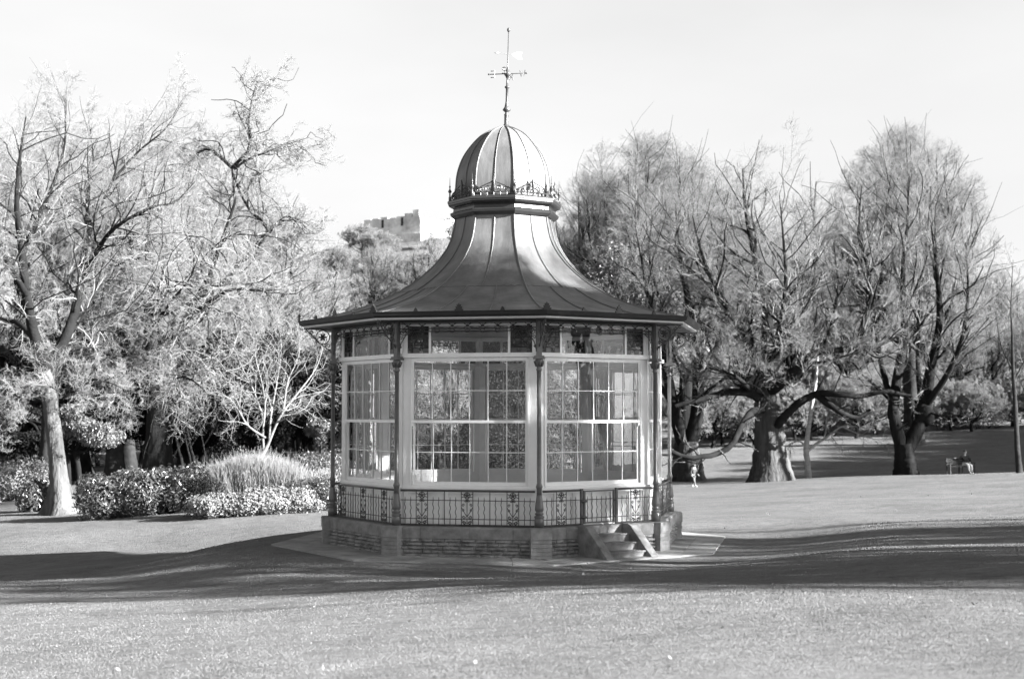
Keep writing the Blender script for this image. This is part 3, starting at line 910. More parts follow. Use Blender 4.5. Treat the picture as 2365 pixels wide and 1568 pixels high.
def trunk_mesh(pts, rads, flare=.0, flutes=0, seed=0, sides=20, n=26):
    """tapered trunk with buttressed foot"""
    pts = np.asarray(pts, float)
    pr = catmull(np.column_stack([pts, rads]), n)
    c, r = pr[:, :3], pr[:, 3]
    rs = np.random.default_rng(seed)
    ph = rs.random(6) * 6.28
    T = nrm(np.gradient(c, axis=0))
    ref = np.array([1.0, 0, 0]); N_ = nrm(np.cross(T, np.cross(ref[None], T))); Bn = np.cross(T, N_)
    an = np.arange(sides) * 2 * math.pi / sides
    hgt = np.concatenate([[0], np.cumsum(np.linalg.norm(np.diff(c, axis=0), axis=1))])
    f = np.exp(-hgt / (1.6 * r[0] + .15))
    lob = (np.maximum(0, np.sin(an * 3 + ph[0])) + .7 * np.maximum(0, np.sin(an * 5 + ph[1]))) * .9
    rad = r[:, None] * (1 + flare * f[:, None] ** 1.2 * (.45 + lob[None, :])) * (1 + .05 * np.sin(an * 2 + ph[2])[None, :] + .04 * rs.normal(size=(n, sides)))
    if flutes:
        rad *= 1 + .16 * np.sin(an[None, :] * flutes + ph[3] + .15 * hgt[:, None])
    V = c[:, None, :] + rad[..., None] * (np.cos(an)[None, :, None] * N_[:, None, :] + np.sin(an)[None, :, None] * Bn[:, None, :])
    i = (np.arange(n - 1)[:, None] * sides); k = np.arange(sides)[None, :]; k2 = (k + 1) % sides
    F = np.stack([i + k, i + k2, i + sides + k2, i + sides + k], -1).reshape(-1, 4)
    return V.reshape(-1, 3), F

def make_tree(name, label, cat, base, trunk, limbs, levels, bark, twig, seed, flare=.6, flutes=0, group=None, extra=None, limbm=None):
    """trunk: (points, radii); limbs: list of (points, r0, r1); levels: list of dicts for grow()"""
    rng = np.random.default_rng(seed)
    base = np.asarray(base, float)
    root = empty(name, base, label, cat, group)
    Vt, Ft = trunk_mesh(trunk[0], trunk[1], flare, flutes, seed)
    nL = 16
    LP = np.stack([catmull(l[0], nL) for l in limbs])
    bare = np.array([3.5 if len(l) > 3 else 1.0 for l in limbs])
    LP[:, 1:-1] += bare[:, None, None] * rng.normal(size=(len(limbs), nL - 2, 3)) * .02 * np.array([l[1] for l in limbs])[:, None, None]
    LR = np.stack([np.linspace(l[1], l[2] * (1 if len(l) > 3 else .45), nL) for l in limbs])
    tk = link('trunk', np_mesh(name + '_trunk', Vt - base, Ft, bark), root)
    batches, thick = [], [(LP, LR, 9)]
    full = np.array([len(l) < 4 for l in limbs])
    if (~full).any():                    # nearly bare low limbs carry only a few twigs
        b1 = grow(LP[~full], LR[~full], 6, rng, t0=.35, ln=.22, lt=.2, ang=(40, 80), m=6, wig=.22, trop=.05, rr=.35, rmax=.05)
        b2 = grow(b1[0], b1[1], 6, rng, t0=.2, ln=.5, lt=.3, ang=(30, 60), m=5, wig=.22, trop=.03, rr=.6, rmax=.018, rmin=.008)
        thick.append((b1[0], b1[1], 4)); batches.append((b2[0], b2[1], 3))
    cur = (LP[full], LR[full]); allp = [cur]
    for j, lv in enumerate(levels):
        lv = dict(lv); sides = lv.pop('sides', 3); addprev = lv.pop('also', False)
        q = grow(cur[0], cur[1], rng=rng, **lv)
        (batches if j else thick).append((q[0], q[1], sides))
        if addprev:
            q2 = grow(allp[-2][0] if len(allp) > 1 else cur[0], allp[-2][1] if len(allp) > 1 else cur[1], rng=rng, **lv)
            (batches if j > 1 else thick).append((q2[0], q2[1], sides))
        cur = q; allp.append(q)
    V, F = tubes(thick)
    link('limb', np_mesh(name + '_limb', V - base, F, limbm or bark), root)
    V, F = tubes(batches)
    link('crown', np_mesh(name + '_crown', V - base, F, twig), root)
    if extra: extra(root, base, allp, rng)
    return root

def leaves(pos, nor, size, rng, w=.42, jitter=.35):
    """diamond leaf quads"""
    n = len(pos)
    nn = nrm(nor + rng.normal(size=(n, 3)) * jitter)
    rv = rng.normal(size=(n, 3)); t = nrm(rv - (rv * nn).sum(-1, keepdims=True) * nn); b = np.cross(nn, t)
    L = (size * rng.uniform(.6, 1.3, n))[:, None]
    cup = nn * L * .12
    V = np.stack([pos, pos + t * L * .5 + b * L * w * .5 + cup, pos + t * L, pos + t * L * .5 - b * L * w * .5 + cup], 1).reshape(-1, 3)
    F = np.arange(4 * n).reshape(-1, 4)
    return V, F

def lumps_cloud(lumps, n, rng, shell=.55):
    """points in the outer shells of a set of ellipsoids; returns positions and outward normals"""
    wts = np.array([l[1][0] * l[1][1] + l[1][1] * l[1][2] + l[1][0] * l[1][2] for l in lumps]); wts /= wts.sum()
    idx = rng.choice(len(lumps), n, p=wts)
    c = np.array([l[0] for l in lumps])[idx]; r = np.array([l[1] for l in lumps])[idx]
    d = nrm(rng.normal(size=(n, 3)))
    q = shell + (1 - shell) * rng.random(n) ** .6
    bumpy = 1 + .10 * np.sin(d[:, 0] * 9 + idx) * np.sin(d[:, 1] * 8 + idx * 2) + .08 * np.sin(d[:, 2] * 13 + idx)
    pos = c + d * r * (q * bumpy)[:, None]
    return pos, nrm(d / r)

def sub_lumps(center, rad, k, rng, fr=.42):
    """break one big rounded form into overlapping clumps"""
    out = []
    for _ in range(k):
        d = nrm(rng.normal(size=(1, 3)))[0]
        f = rng.uniform(.45, .72)
        out.append((np.asarray(center) + d * np.asarray(rad) * f, np.asarray(rad) * rng.uniform(fr * .7, fr * 1.15)))
    return out

def shrub(name, label, base, lumps, n, size, lmat, seed, cat='shrub', group=None, stems=14, w=.42, shell=.5, smat=None, extra=None):
    rng = np.random.default_rng(seed)
    base = np.asarray(base, float)
    root = empty(name, base, label, cat, group)
    pos, nor = lumps_cloud(lumps, n, rng, shell)
    gz = terrain(pos[:, 0], pos[:, 1])
    ok = pos[:, 2] > gz + .01
    pos, nor = pos[ok], nor[ok]
    V, F = leaves(pos, nor, size, rng, w)
    link('foliage', np_mesh(name + '_foliage', V - base, F, lmat, False), root)
    if stems:
        ends = pos[rng.choice(len(pos), stems)]
        foot = np.column_stack([base[0] + (ends[:, 0] - base[0]) * .35, base[1] + (ends[:, 1] - base[1]) * .35, np.zeros(stems)])
        foot[:, 2] = terrain(foot[:, 0], foot[:, 1]) - .05
        t = np.linspace(0, 1, 5)[None, :, None]
        Q = foot[:, None, :] * (1 - t) + ends[:, None, :] * t
        Q[:, 1:-1] += rng.normal(size=(stems, 3, 3)) * .06
        Rr = np.repeat(np.linspace(.03, .008, 5)[None], stems, 0)
        V, F = tubes([(Q, Rr, 4)])
        link('stem', np_mesh(name + '_stem', V - base, F, smat or M_darkbark), root)
    return root

def PL_(lst, d):
    """photo polyline -> world polyline; an entry may carry its own depth offset"""
    return [P(q[0], q[1], d + (q[2] if len(q) > 2 else 0)) for q in lst]

# ---- the big leaning tree at the left edge of the lawn
d = 58.0
b = at(146, d)
tr = [b + np.array([0, 0, -.15])] + PL_([(137, 1110), (126, 1010), (114, 920), (104, 855)], d)
limbs = [
    (PL_([(104,858),(78,770,-1),(58,661,-2),(50,573,-2),(38,480,-3),(44,380,-3),(60,270,-3)], d), .26, .05),
    (PL_([(108,862),(142,800,1),(167,740,1),(187,654,2),(190,612,2),(208,530,2),(231,476,3),(262,415,3),(280,320,3)], d), .26, .04),
    (PL_([(112,880),(150,815,2),(200,765,4),(262,720,5),(320,700,6),(380,690,7)], d), .19, .04),
    (PL_([(193,640,2),(230,570,1),(270,523,0),(347,480,0),(405,466,0),(450,420,0)], d), .13, .03),
    (PL_([(80,780,-1),(40,745,0),(0,735,1),(-60,690,2)], d), .15, .04),
    (PL_([(52,590,-2),(90,500,-1),(125,420,-1),(150,330,-1),(150,230,-1)], d), .12, .03),
    (PL_([(60,680,-2),(15,600,-4),(-30,500,-5),(-40,380,-5)], d), .14, .03),
    (PL_([(208,530,2),(200,450,4),(215,370,5),(205,280,5)], d), .10, .03),
    (PL_([(108,900),(70,900,-1),(30,930,-3),(-10,960,-3)], d), .07, .02),
    (PL_([(110,890),(165,905,-2),(235,880,-2),(300,905,-2)], d), .06, .02),
    (PL_([(262,415,3),(320,350,4),(380,300,4),(420,240,5)], d), .07, .02),
]
make_tree('bare_tree', 'large bare leaning tree with flared roots at the left end of the laurel hedge', 'tree', b, (tr, [.46, .36, .33, .30, .27]), limbs, [
    dict(k=12, t0=.15, ln=.42, lt=.45, ang=(28, 60), m=7, wig=.20, trop=.06, rr=.45, rmax=.06, sides=5, lmin=1.4),
    dict(k=7, t0=.15, ln=.55, lt=.4, ang=(30, 60), m=6, wig=.22, trop=.03, rr=.6, rmax=.03, sides=4, also=True),
    dict(k=8, t0=.1, ln=.55, lt=.3, ang=(25, 60), m=5, wig=.22, trop=.05, rr=.6, rmax=.010, rmin=.006),
    dict(k=5, t0=.1, ln=.6, lt=.3, ang=(25, 60), m=3, wig=.2, trop=.04, rr=.8, rmax=.007, rmin=.005),
], M_bark, M_twigL, 21, flare=1.0, limbm=M_limb)

# ---- the twisted tree with the dark trunk behind the hedge
d = 70.0
b = at(366, d)
tr = [b + np.array([0, 0, -.2])] + PL_([(366, 1050), (368, 980), (362, 900), (352, 820)], d)
limbs = [
    (PL_([(355,830),(346,760),(343,727),(350,660,1),(340,580,2),(345,490,2),(330,400,2)], d), .34, .06),
    (PL_([(360,860),(410,770,-3),(455,690,-3),(486,631,-3),(505,577,-3),(524,523,-3),(543,465,-3),(538,420,-3),(536,388,-3)], d), .22, .10),
    (PL_([(536,388,-3),(505,360,-3),(478,345,-3),(430,360,-2),(400,330,-2)], d), .09, .02),
    (PL_([(536,388,-3),(578,341,-3),(574,291,-3),(580,240,-3),(594,187,-2)], d), .09, .02),
    (PL_([(540,392,-3),(570,370,-3),(617,351,-3),(660,335,-3),(713,318,-3)], d), .07, .012),
    (PL_([(440,700,-3),(520,640,-2),(617,538,-1),(580,490,-2),(555,446,-2),(538,400,-3)], d), .15, .09),
    (PL_([(430,740,-3),(500,685,-5),(545,668,-6),(600,672,-6),(650,668,-6)], d), .15, .03),
    (PL_([(352,740),(320,670,2),(300,590,2),(310,480,2)], d), .16, .04),
    (PL_([(365,900),(420,870,-5),(470,900,-6),(510,960,-6)], d), .10, .02),
    (PL_([(362,880),(320,850,-4),(290,890,-6),(275,950,-6)], d), .09, .02),
    (PL_([(350,760),(400,690,-6),(440,640,-8),(470,560,-8)], d), .12, .03),
    (PL_([(617,538,-1),(660,500,-1),(690,520,-1),(720,560,-1)], d), .07, .02),
]
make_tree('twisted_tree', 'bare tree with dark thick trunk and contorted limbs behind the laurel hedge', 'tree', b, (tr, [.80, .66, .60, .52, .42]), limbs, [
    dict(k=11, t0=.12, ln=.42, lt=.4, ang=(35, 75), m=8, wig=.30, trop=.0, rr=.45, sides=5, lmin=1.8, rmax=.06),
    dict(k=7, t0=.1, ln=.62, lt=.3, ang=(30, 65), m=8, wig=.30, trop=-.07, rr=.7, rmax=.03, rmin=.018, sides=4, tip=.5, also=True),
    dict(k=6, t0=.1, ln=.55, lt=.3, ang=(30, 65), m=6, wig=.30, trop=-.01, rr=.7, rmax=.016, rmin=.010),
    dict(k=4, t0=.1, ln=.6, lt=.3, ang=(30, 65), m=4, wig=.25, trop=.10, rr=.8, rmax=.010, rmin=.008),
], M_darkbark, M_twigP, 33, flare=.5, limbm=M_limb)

# ---- pale multi-stemmed tree behind the dry shoots
d = 61.0
b = at(600, d)
tr = [b + np.array([0, 0, -.1])] + PL_([(604, 1060), (612, 1040), (620, 1025)], d)
limbs = [
    (PL_([(618,1030),(636,985),(655,950),(690,905,1),(730,850,2),(750,790,3)], d), .06, .014),
    (PL_([(610,1045),(607,1000),(612,940),(604,880,-1),(590,820,-1),(600,760,-1)], d), .055, .013),
    (PL_([(622,1015),(626,960),(640,880,1),(650,800,1),(640,740,1)], d), .045, .012),
    (PL_([(612,1010),(575,985,-1),(555,955,-1),(535,925,-2),(500,905,-2),(470,915,-2)], d), .05, .012),
    (PL_([(640,975),(670,960,-1),(700,930,-1),(725,930,-1)], d), .04, .01),
    (PL_([(606,960),(585,900,1),(560,850,1),(540,800,2)], d), .045, .012),
    (PL_([(655,945),(665,880),(690,820),(690,760)], d), .05, .012),
]
make_tree('multi_stem_tree', 'slender pale many-stemmed bare tree rising behind the dry upright shoots', 'tree', b, (tr, [.12, .10, .085, .07]), limbs, [
    dict(k=10, t0=.25, ln=.42, lt=.4, ang=(25, 55), m=6, wig=.22, trop=.03, rr=.55, sides=4),
    dict(k=6, t0=.15, ln=.5, lt=.3, ang=(25, 60), m=5, wig=.26, trop=.0, rr=.65, rmin=.009, also=True),
    dict(k=4, t0=.1, ln=.55, lt=.3, ang=(25, 60), m=4, wig=.22, trop=.0, rr=.7, rmin=.006),
], M_stem, M_twigP, 5, flare=.3)

# ---- right: the great tree with the low limbs
d = 88.5
b = at(1780, d)
tr = [b + np.array([0, 0, -.3])] + PL_([(1779, 1060), (1776, 1000), (1772, 930), (1770, 860)], d)
limbs = [
    (PL_([(1768,945),(1735,952,-2),(1712,985,-3),(1692,1025,-4),(1660,1047,-4),(1620,1055,-5),(1585,1055,-5),(1550,1042,-5)], d), .25, .13, 'bare'),
    (PL_([(1785,1000),(1812,962,-1),(1845,930,-2),(1885,910,-2),(1930,910,-3),(1985,915,-3),(2045,905,-3),(2105,915,-3)], d), .30, .10, 'bare'),
    (PL_([(1766,925),(1720,905,-2),(1670,908,-2),(1620,922,-3),(1560,938,-3)], d), .32, .12, 'bare'),
    (PL_([(1770,870),(1774,780),(1765,680,1),(1742,580,1),(1722,480,2),(1715,390,2)], d), .50, .08),
    (PL_([(1768,880),(1722,780,-2),(1668,690,-3),(1625,600,-3),(1600,500,-4)], d), .36, .07),
    (PL_([(1772,870),(1825,790,2),(1868,710,3),(1885,620,3),(1880,500,4),(1885,420,4)], d), .38, .07),
    (PL_([(1774,905),(1830,866,-3),(1878,818,-4),(1945,808,-4),(2025,800,-4),(2075,775,-4)], d), .40, .14),
    (PL_([(1978,806,-4),(1998,740,-4),(2014,670,-4),(2000,600,-4),(1985,520,-4),(1990,430,-4)], d), .24, .05),
    (PL_([(1772,860),(1800,760,-4),(1815,660,-6),(1810,560,-6),(1800,450,-6)], d), .26, .05),
    (PL_([(1768,860),(1735,790,4),(1690,720,6),(1640,690,7),(1590,690,8)], d), .24, .06),
    (PL_([(1885,910,-2),(1930,945,-3),(1975,965,-3),(2010,945,-3)], d), .26, .08, 'bare'),
    (PL_([(1900,815,-4),(1925,740,-4),(1935,650,-4),(1925,560,-4)], d), .18, .05),
    (PL_([(1760,930),(1700,870,-4),(1640,850,-5),(1580,840,-6)], d), .22, .06),
]
def env_px(xd, yd, rx, ry, d):
    c = P(xd, yd, d); k = d / FPX
    return lambda q: ((q[:, 0] - c[0]) / (rx * k)) ** 2 + ((q[:, 2] - c[2]) / (ry * k)) ** 2 < 1
env1 = env_px(1790, 690, 275, 375, 88.5); env2 = env_px(1560, 740, 230, 330, 97); env3 = env_px(2095, 680, 215, 385, 88)
make_tree('great_tree', 'massive old bare tree with fluted trunk and long low limbs at the lawn edge', 'tree', b, (tr, [1.05, .92, .82, .72, .58]), limbs, [
    dict(k=15, t0=.15, ln=.40, lt=.45, ang=(28, 60), m=7, wig=.18, trop=.07, up0=.15, rr=.5, rmax=.11, sides=5, lmin=2.0, keep=env1),
    dict(k=8, t0=.12, ln=.52, lt=.35, ang=(30, 60), m=6, wig=.2, trop=.06, rr=.55, rmax=.045, sides=4, also=True, keep=env1),
    dict(k=7, t0=.1, ln=.55, lt=.3, ang=(25, 55), m=5, wig=.2, trop=.08, rr=.5, rmax=.013, rmin=.008, keep=env1),
    dict(k=5, t0=.1, ln=.65, lt=.3, ang=(25, 55), m=3, wig=.2, trop=.1, rr=.7, rmax=.008, rmin=.0065, keep=env1),
], M_bark2, M_twigD, 8, flare=.45, flutes=6, limbm=M_limb)

# ---- right: forked trunk nearest the bandstand
d = 97.0
b = at(1590, d)
tr = [b + np.array([0, 0, -.3])] + PL_([(1590, 1075), (1588, 1045), (1586, 1020)], d)
limbs = [
    (PL_([(1583,1040),(1566,980),(1552,920),(1535,830),(1510,740,1),(1490,640,1),(1470,540,1)], d), .50, .07),
    (PL_([(1590,1040),(1608,970),(1613,900),(1605,810,-1),(1590,700,-2),(1570,580,-2),(1560,470,-2)], d), .55, .07),
    (PL_([(1555,930),(1500,860,2),(1450,780,3),(1415,690,3)], d), .26, .05),
    (PL_([(1612,900),(1650,820,2),(1670,730,3),(1665,620,3),(1650,520,3)], d), .28, .05),
    (PL_([(1600,800),(1540,720,4),(1500,600,5),(1510,480,5)], d), .22, .05),
    (PL_([(1607,930),(1650,890,-3),(1690,870,-4),(1720,880,-4)], d), .16, .05, 'bare'),
]
forked = make_tree('forked_tree', 'broad forked bare tree standing just right of the bandstand', 'tree', b, (tr, [1.0, .86, .80, .70]), limbs, [
    dict(k=12, t0=.15, ln=.38, lt=.45, ang=(28, 60), m=7, wig=.2, trop=.06, rr=.5, rmax=.10, sides=5, lmin=2.0, keep=env2),
    dict(k=8, t0=.12, ln=.52, lt=.35, ang=(30, 60), m=6, wig=.2, trop=.04, rr=.55, rmax=.04, sides=4, also=True, keep=env2),
    dict(k=7, t0=.1, ln=.55, lt=.3, ang=(25, 55), m=5, wig=.2, trop=.07, rr=.5, rmax=.013, rmin=.008, keep=env2),
    dict(k=5, t0=.1, ln=.65, lt=.3, ang=(25, 55), m=3, wig=.2, trop=.1, rr=.7, rmax=.008, rmin=.0065, keep=env2),
], M_bark2, M_twigD, 9, flare=.5, flutes=5, limbm=M_limb)

# ---- right: the pollarded fork beside the bench
d = 88.0
b = at(2092, d)
tr = [b + np.array([0, 0, -.3])] + PL_([(2091, 1068), (2089, 1045), (2086, 1025)], d)
def burls(root, base, allp, rng):
    mb = MB()
    for c, r in ((P(2066, 955, d), .42), (P(2133, 955, d), .62), (P(2120, 975, d), .4), (P(2072, 985, d), .36)):
        vs = []; n1, n2 = 9, 12
        for i in range(n1 + 1):
            for k in range(n2):
                th, ph = math.pi * i / n1, 2 * math.pi * k / n2
                q = r * (1 + rng.normal() * .14)
                vs.append(np.asarray(c) - base + q * np.array([math.sin(th) * math.cos(ph), math.sin(th) * math.sin(ph), 1.25 * math.cos(th)]))
        fs = [(i*n2+k, i*n2+(k+1) % n2, (i+1)*n2+(k+1) % n2, (i+1)*n2+k) for i in range(n1) for k in range(n2)]
        mb.add(vs, fs, True)
    mb.build('burl', M_darkbark, root)
limbs = [
    (PL_([(2085,1040),(2074,1005),(2066,965),(2064,930),(2075,860,1),(2090,760,1),(2085,650,1),(2095,520,1),(2100,400,1)], d), .42, .06),
    (PL_([(2092,1040),(2112,1005),(2130,965),(2138,930),(2150,850,-1),(2170,750,-1),(2165,640,-2),(2150,520,-2)], d), .50, .06),
    (PL_([(2066,950),(2040,860,2),(2025,760,3),(2035,640,3),(2045,500,3),(2060,390,3)], d), .22, .05),
    (PL_([(2136,940),(2190,860,-2),(2225,770,-3),(2235,660,-3),(2230,560,-3)], d), .24, .05),
    (PL_([(2130,950),(2120,840,3),(2125,700,4),(2140,560,4),(2150,430,4)], d), .20, .05),
    (PL_([(2150,850,-1),(2210,790,2),(2260,740,3),(2300,720,3)], d), .14, .04),
    (PL_([(2140,950),(2180,965,-2),(2205,985,-3),(2240,975,-3)], d), .07, .03, 'bare'),
    (PL_([(2064,930),(2010,880,-2),(1965,830,-3),(1935,760,-3)], d), .13, .04),
]
make_tree('pollard_tree', 'bare tree with forked leaning trunk and swollen burrs left of the park bench', 'tree', b, (tr, [.72, .60, .58, .55]), limbs, [
    dict(k=12, t0=.25, ln=.36, lt=.4, ang=(25, 55), m=7, wig=.16, trop=.08, up0=.2, rr=.5, rmax=.09, sides=5, lmin=1.8, keep=env3),
    dict(k=8, t0=.12, ln=.52, lt=.35, ang=(25, 55), m=6, wig=.18, trop=.05, rr=.55, rmax=.035, sides=4, also=True, keep=env3),
    dict(k=7, t0=.1, ln=.55, lt=.3, ang=(25, 55), m=5, wig=.2, trop=.06, rr=.5, rmax=.011, rmin=.007, keep=env3),
    dict(k=5, t0=.1, ln=.65, lt=.3, ang=(25, 55), m=3, wig=.2, trop=.08, rr=.7, rmax=.008, rmin=.0065, keep=env3),
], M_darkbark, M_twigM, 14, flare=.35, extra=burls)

# ---- thin birch between the great tree and the pollard
d = 91.0
b = at(1866, d)
tr = [b + np.array([0, 0, -.1])] + PL_([(1865, 1070), (1862, 1035), (1868, 985), (1876, 930), (1884, 880), (1888, 820)], d)
limbs = [
    (PL_([(1863,1042),(1885,1025),(1912,1008),(1945,985,-1),(1985,985,-1)], d), .11, .03),
    (PL_([(1861,1036),(1850,1020),(1832,1022),(1805,1036),(1785,1034)], d), .07, .02),
    (PL_([(1874,945),(1890,930),(1905,915)], d), .05, .02),
    (PL_([(1880,900),(1886,850),(1892,780),(1890,720)], d), .07, .02),
    (PL_([(1945,985,-1),(1990,1005,-1),(2030,1015,-1),(2060,1005,-1)], d), .05, .02),
]
make_tree('birch_sapling', 'thin white-barked birch with two low side branches at the lawn edge', 'tree', b, (tr, [.20, .18, .17, .14, .12, .10, .08]), limbs, [
    dict(k=7, t0=.3, ln=.5, lt=.3, ang=(30, 60), m=6, wig=.2, trop=-.03, rr=.5, sides=4),
    dict(k=6, t0=.2, ln=.5, lt=.3, ang=(30, 60), m=5, wig=.2, trop=-.05, rr=.6, rmin=.010),
    dict(k=5, t0=.1, ln=.6, lt=.3, ang=(30, 60), m=4, wig=.2, trop=-.05, rr=.7, rmin=.009),
], M_birch, M_twigP, 17, flare=.2)

# ---- slim trunk at the right edge
d = 82.0
b = at(2352, d)
tr = [b + np.array([0, 0, -.1])] + PL_([(2350, 1040), (2347, 980), (2344, 920), (2340, 860), (2338, 780)], d)
limbs = [(PL_([(2342,880),(2370,820),(2390,740)], d), .07, .02), (PL_([(2340,860),(2310,790,1),(2300,720,1)], d), .06, .02), (PL_([(2338,780),(2335,700),(2340,600)], d), .07, .02)]
make_tree('slim_tree', 'slim upright bare tree at the right edge beyond the bench', 'tree', b, (tr, [.17, .15, .13, .12, .10, .08]), limbs, [
    dict(k=9, t0=.2, ln=.5, lt=.3, ang=(25, 55), m=6, wig=.2, trop=.03, rr=.5, sides=4),
    dict(k=6, t0=.2, ln=.5, lt=.3, ang=(25, 55), m=5, wig=.2, trop=.03, rr=.6, rmin=.009),
    dict(k=5, t0=.1, ln=.6, lt=.3, ang=(25, 55), m=4, wig=.2, trop=.03, rr=.7, rmin=.008),
], M_limbR, M_twigM, 18, flare=.2)

# ---- generic bare trees, one mesh per kind, then copies
def generic(name, label, cat, H, spread, seed, bark, twig, kk=(9, 8, 7, 3), tw=.011, trop=.06, low=.25, group=None, hug=1.0, lw=1.0):
    rng = np.random.default_rng(seed)
    pts = [np.array([0, 0, -.3]), np.array([.1, 0, H * .12]), np.array([.15, .1, H * .25]), np.array([.1, .1, H * .4])]
    r0 = H * .024
    limbs = []
    nl = 13
    for i in range(nl):                      # limbs fan out to a rounded dome
        a = 2 * math.pi * i * .381966 + rng.uniform(-.25, .25)
        z0 = H * rng.uniform(low, .40)
        e = R(8 + 74 * ((i + .5) / nl) ** .9)
        p0 = np.array([.12, .05, z0]); p3 = np.array([math.cos(a) * math.cos(e) * spread * .86, math.sin(a) * math.cos(e) * spread * .86, H * (.52 + .40 * math.sin(e))])
        p1 = p0 + (p3 - p0) * np.array([.45, .45, .28]) + rng.normal(size=3) * .3; p2 = p0 + (p3 - p0) * np.array([.8, .8, .62]) + rng.normal(size=3) * .4
        limbs.append(([p0, p1, p2, p3], r0 * .5, r0 * .08))
    def env(q):
        zz = (q[:, 2] - H * .52) / (H * np.where(q[:, 2] > H * .52, .47, .52))
        return (q[:, 0] ** 2 + q[:, 1] ** 2) / spread ** 2 + zz ** 2 < 1.0
    limbs.append(([pts[3] - np.array([0, 0, .5]), np.array([.2, .1, H * .6]), np.array([-.1, .2, H * .75]), np.array([.1, 0, H * .90])], r0 * .6, r0 * .08))
    return make_tree(name, label, cat, (0, 0, 0), (pts, [r0 * 1.15, r0, r0 * .9, r0 * .7]), limbs, [
        dict(k=kk[0], t0=.2, ln=.38, lt=.45, ang=(28, 62), m=6, wig=.18, trop=trop, up0=.1, rr=.5, rmax=.12, sides=4, lmin=min(1.6, H * .1), keep=env),
        dict(k=kk[1], t0=.12, ln=.52 * hug, lt=.35, ang=(28, 60), m=5, wig=.2, trop=trop, rr=.55, rmax=.035, sides=3, also=True, keep=env),
        dict(k=kk[2], t0=.1, ln=.55 * hug, lt=.3, ang=(25, 55), m=4, wig=.2, trop=trop, rr=.6, rmax=tw * 1.5, rmin=tw, keep=env),
        dict(k=kk[3], t0=.1, ln=.6, lt=.3, ang=(25, 55), m=3, wig=.2, trop=trop, rr=.8, rmax=tw * 1.1, rmin=tw * .9, keep=env),
    ], bark, twig, seed, flare=.6, group=group, limbm=M_limb)

def place(o, xd, d, s=1.0, rot=0.0, sz=None):
    q = at(xd, d); o.location = q; o.rotation_euler.z = rot; o.scale = (s, s, sz or s)
    return o

def place_w(o, x, y, s=1.0, rot=0.0):
    o.location = (x, y, G(x, y)); o.rotation_euler.z = rot; o.scale = (s, s, s); return o

# domed tree whose trunk stands hidden behind the bandstand, and others of the right-hand wood
domed = generic('domed_tree', 'tall domed bare tree rising behind the right side of the bandstand roof', 'tree', 24.0, 8.8, 41, M_darkbark, M_twigD, kk=(15, 10, 9, 5), tw=.0065)
place(domed, 1500, 110, 1.10, .4)
for (xd, dd, s, lab) in ((1385, 122, 1.02, 'bare tree showing low between the roof and the tall domed tree'), (1588, 118, 1.04, 'tall bare tree between the domed tree and the great tree')):
    o = copy_tree(domed); place(o, xd, dd, s, xd * .01); o.name = 'bare_tree'; tag(o, lab, 'tree')
wispy = generic('wispy_tree', 'tall wispy bare tree crowning the right of the wood above the pollard', 'tree', 25.0, 7.0, 42, M_limbR, M_twigM, kk=(15, 10, 9, 5), tw=.006, trop=.09)
place(wispy, 2105, 118, 1.08, 1.0)

WL = 'bare grey tree in the wood beyond the lawn on the right'
WG = 'bare trees of the wood on the right'
rngp = random.Random(3)
# wooded hillside on the left and up to the castle
hill = generic('hillside_tree', 'bare pale tree on the wooded slope below the castle', 'tree', 15.0, 5.6, 51, M_limbR, M_twigL, kk=(9, 8, 6, 3), tw=.013, trop=.05, low=.15, group='bare trees on the castle slope')
hill2 = generic('hillside_tree', 'bare pale tree on the wooded slope below the castle', 'tree', 13.0, 4.6, 52, M_limbR, M_twigM, kk=(9, 8, 6, 3), tw=.013, trop=.08, low=.2, group='bare trees on the castle slope')
spots = [(820, 150), (1050, 160), (890, 178), (965, 172)]
for (xa, xb, da, db, n) in ((-60, 700, 84, 110, 9), (500, 1060, 105, 150, 9), (-80, 700, 120, 165, 11), (560, 1150, 160, 215, 10), (-100, 640, 180, 230, 9), (1050, 1350, 120, 200, 5), (760, 1150, 205, 245, 16)):
    for k in range(n):
        spots.append((xa + (xb - xa) * (k + rngp.random()) / n, rngp.uniform(da, db)))
for (xd, dd, s_, lab) in ((1015, 73, .50, 'pale bare small tree seen through the left part of the bandstand windows'), (1075, 80, .55, 'pale bare small tree seen through the middle of the bandstand windows'), (1330, 84, .62, 'pale bare tree seen through the right part of the bandstand windows')):
    o = copy_tree(hill); o.name = 'bare_tree'; place(o, xd, dd, s_, xd * .1); tag(o, lab, 'tree'); del o['group']
for i, (xd, dd) in enumerate(spots):
    o = (hill, hill2)[i] if i < 2 else copy_tree((hill, hill2)[i % 2])
    place(o, xd, dd, rngp.uniform(.72, 1.08) * (1.0 if xd > 480 else 1.12) * (.55 if 830 < xd < 1080 and 95 < dd < 200 else .42 if dd >= 205 and xd > 740 else 1), rngp.uniform(0, 6.28))

wood = [(1690,140,1.25),(1830,150,1.2),(1960,150,1.2),(2215,135,.85),(2290,140,.75),(2390,136,.8),(2480,150,.95),
        (2250,170,.95),(2340,185,1.0),(2420,200,1.0),(2100,180,1.15),(1900,185,1.3),(1750,200,1.3),(1600,170,1.4),(1480,160,1.4),
        (1380,160,1.2),(2200,215,1.0),(2310,225,.9),(2010,215,1.2)]
src = [hill, hill2]
for i, (xd, dd, s) in enumerate(wood):
    o = copy_tree(src[i % 2]); place(o, xd, dd, s * rngp.uniform(.92, 1.08), rngp.uniform(0, 6.28)); o.name = 'wood_tree'; tag(o, WL, 'tree', WG)


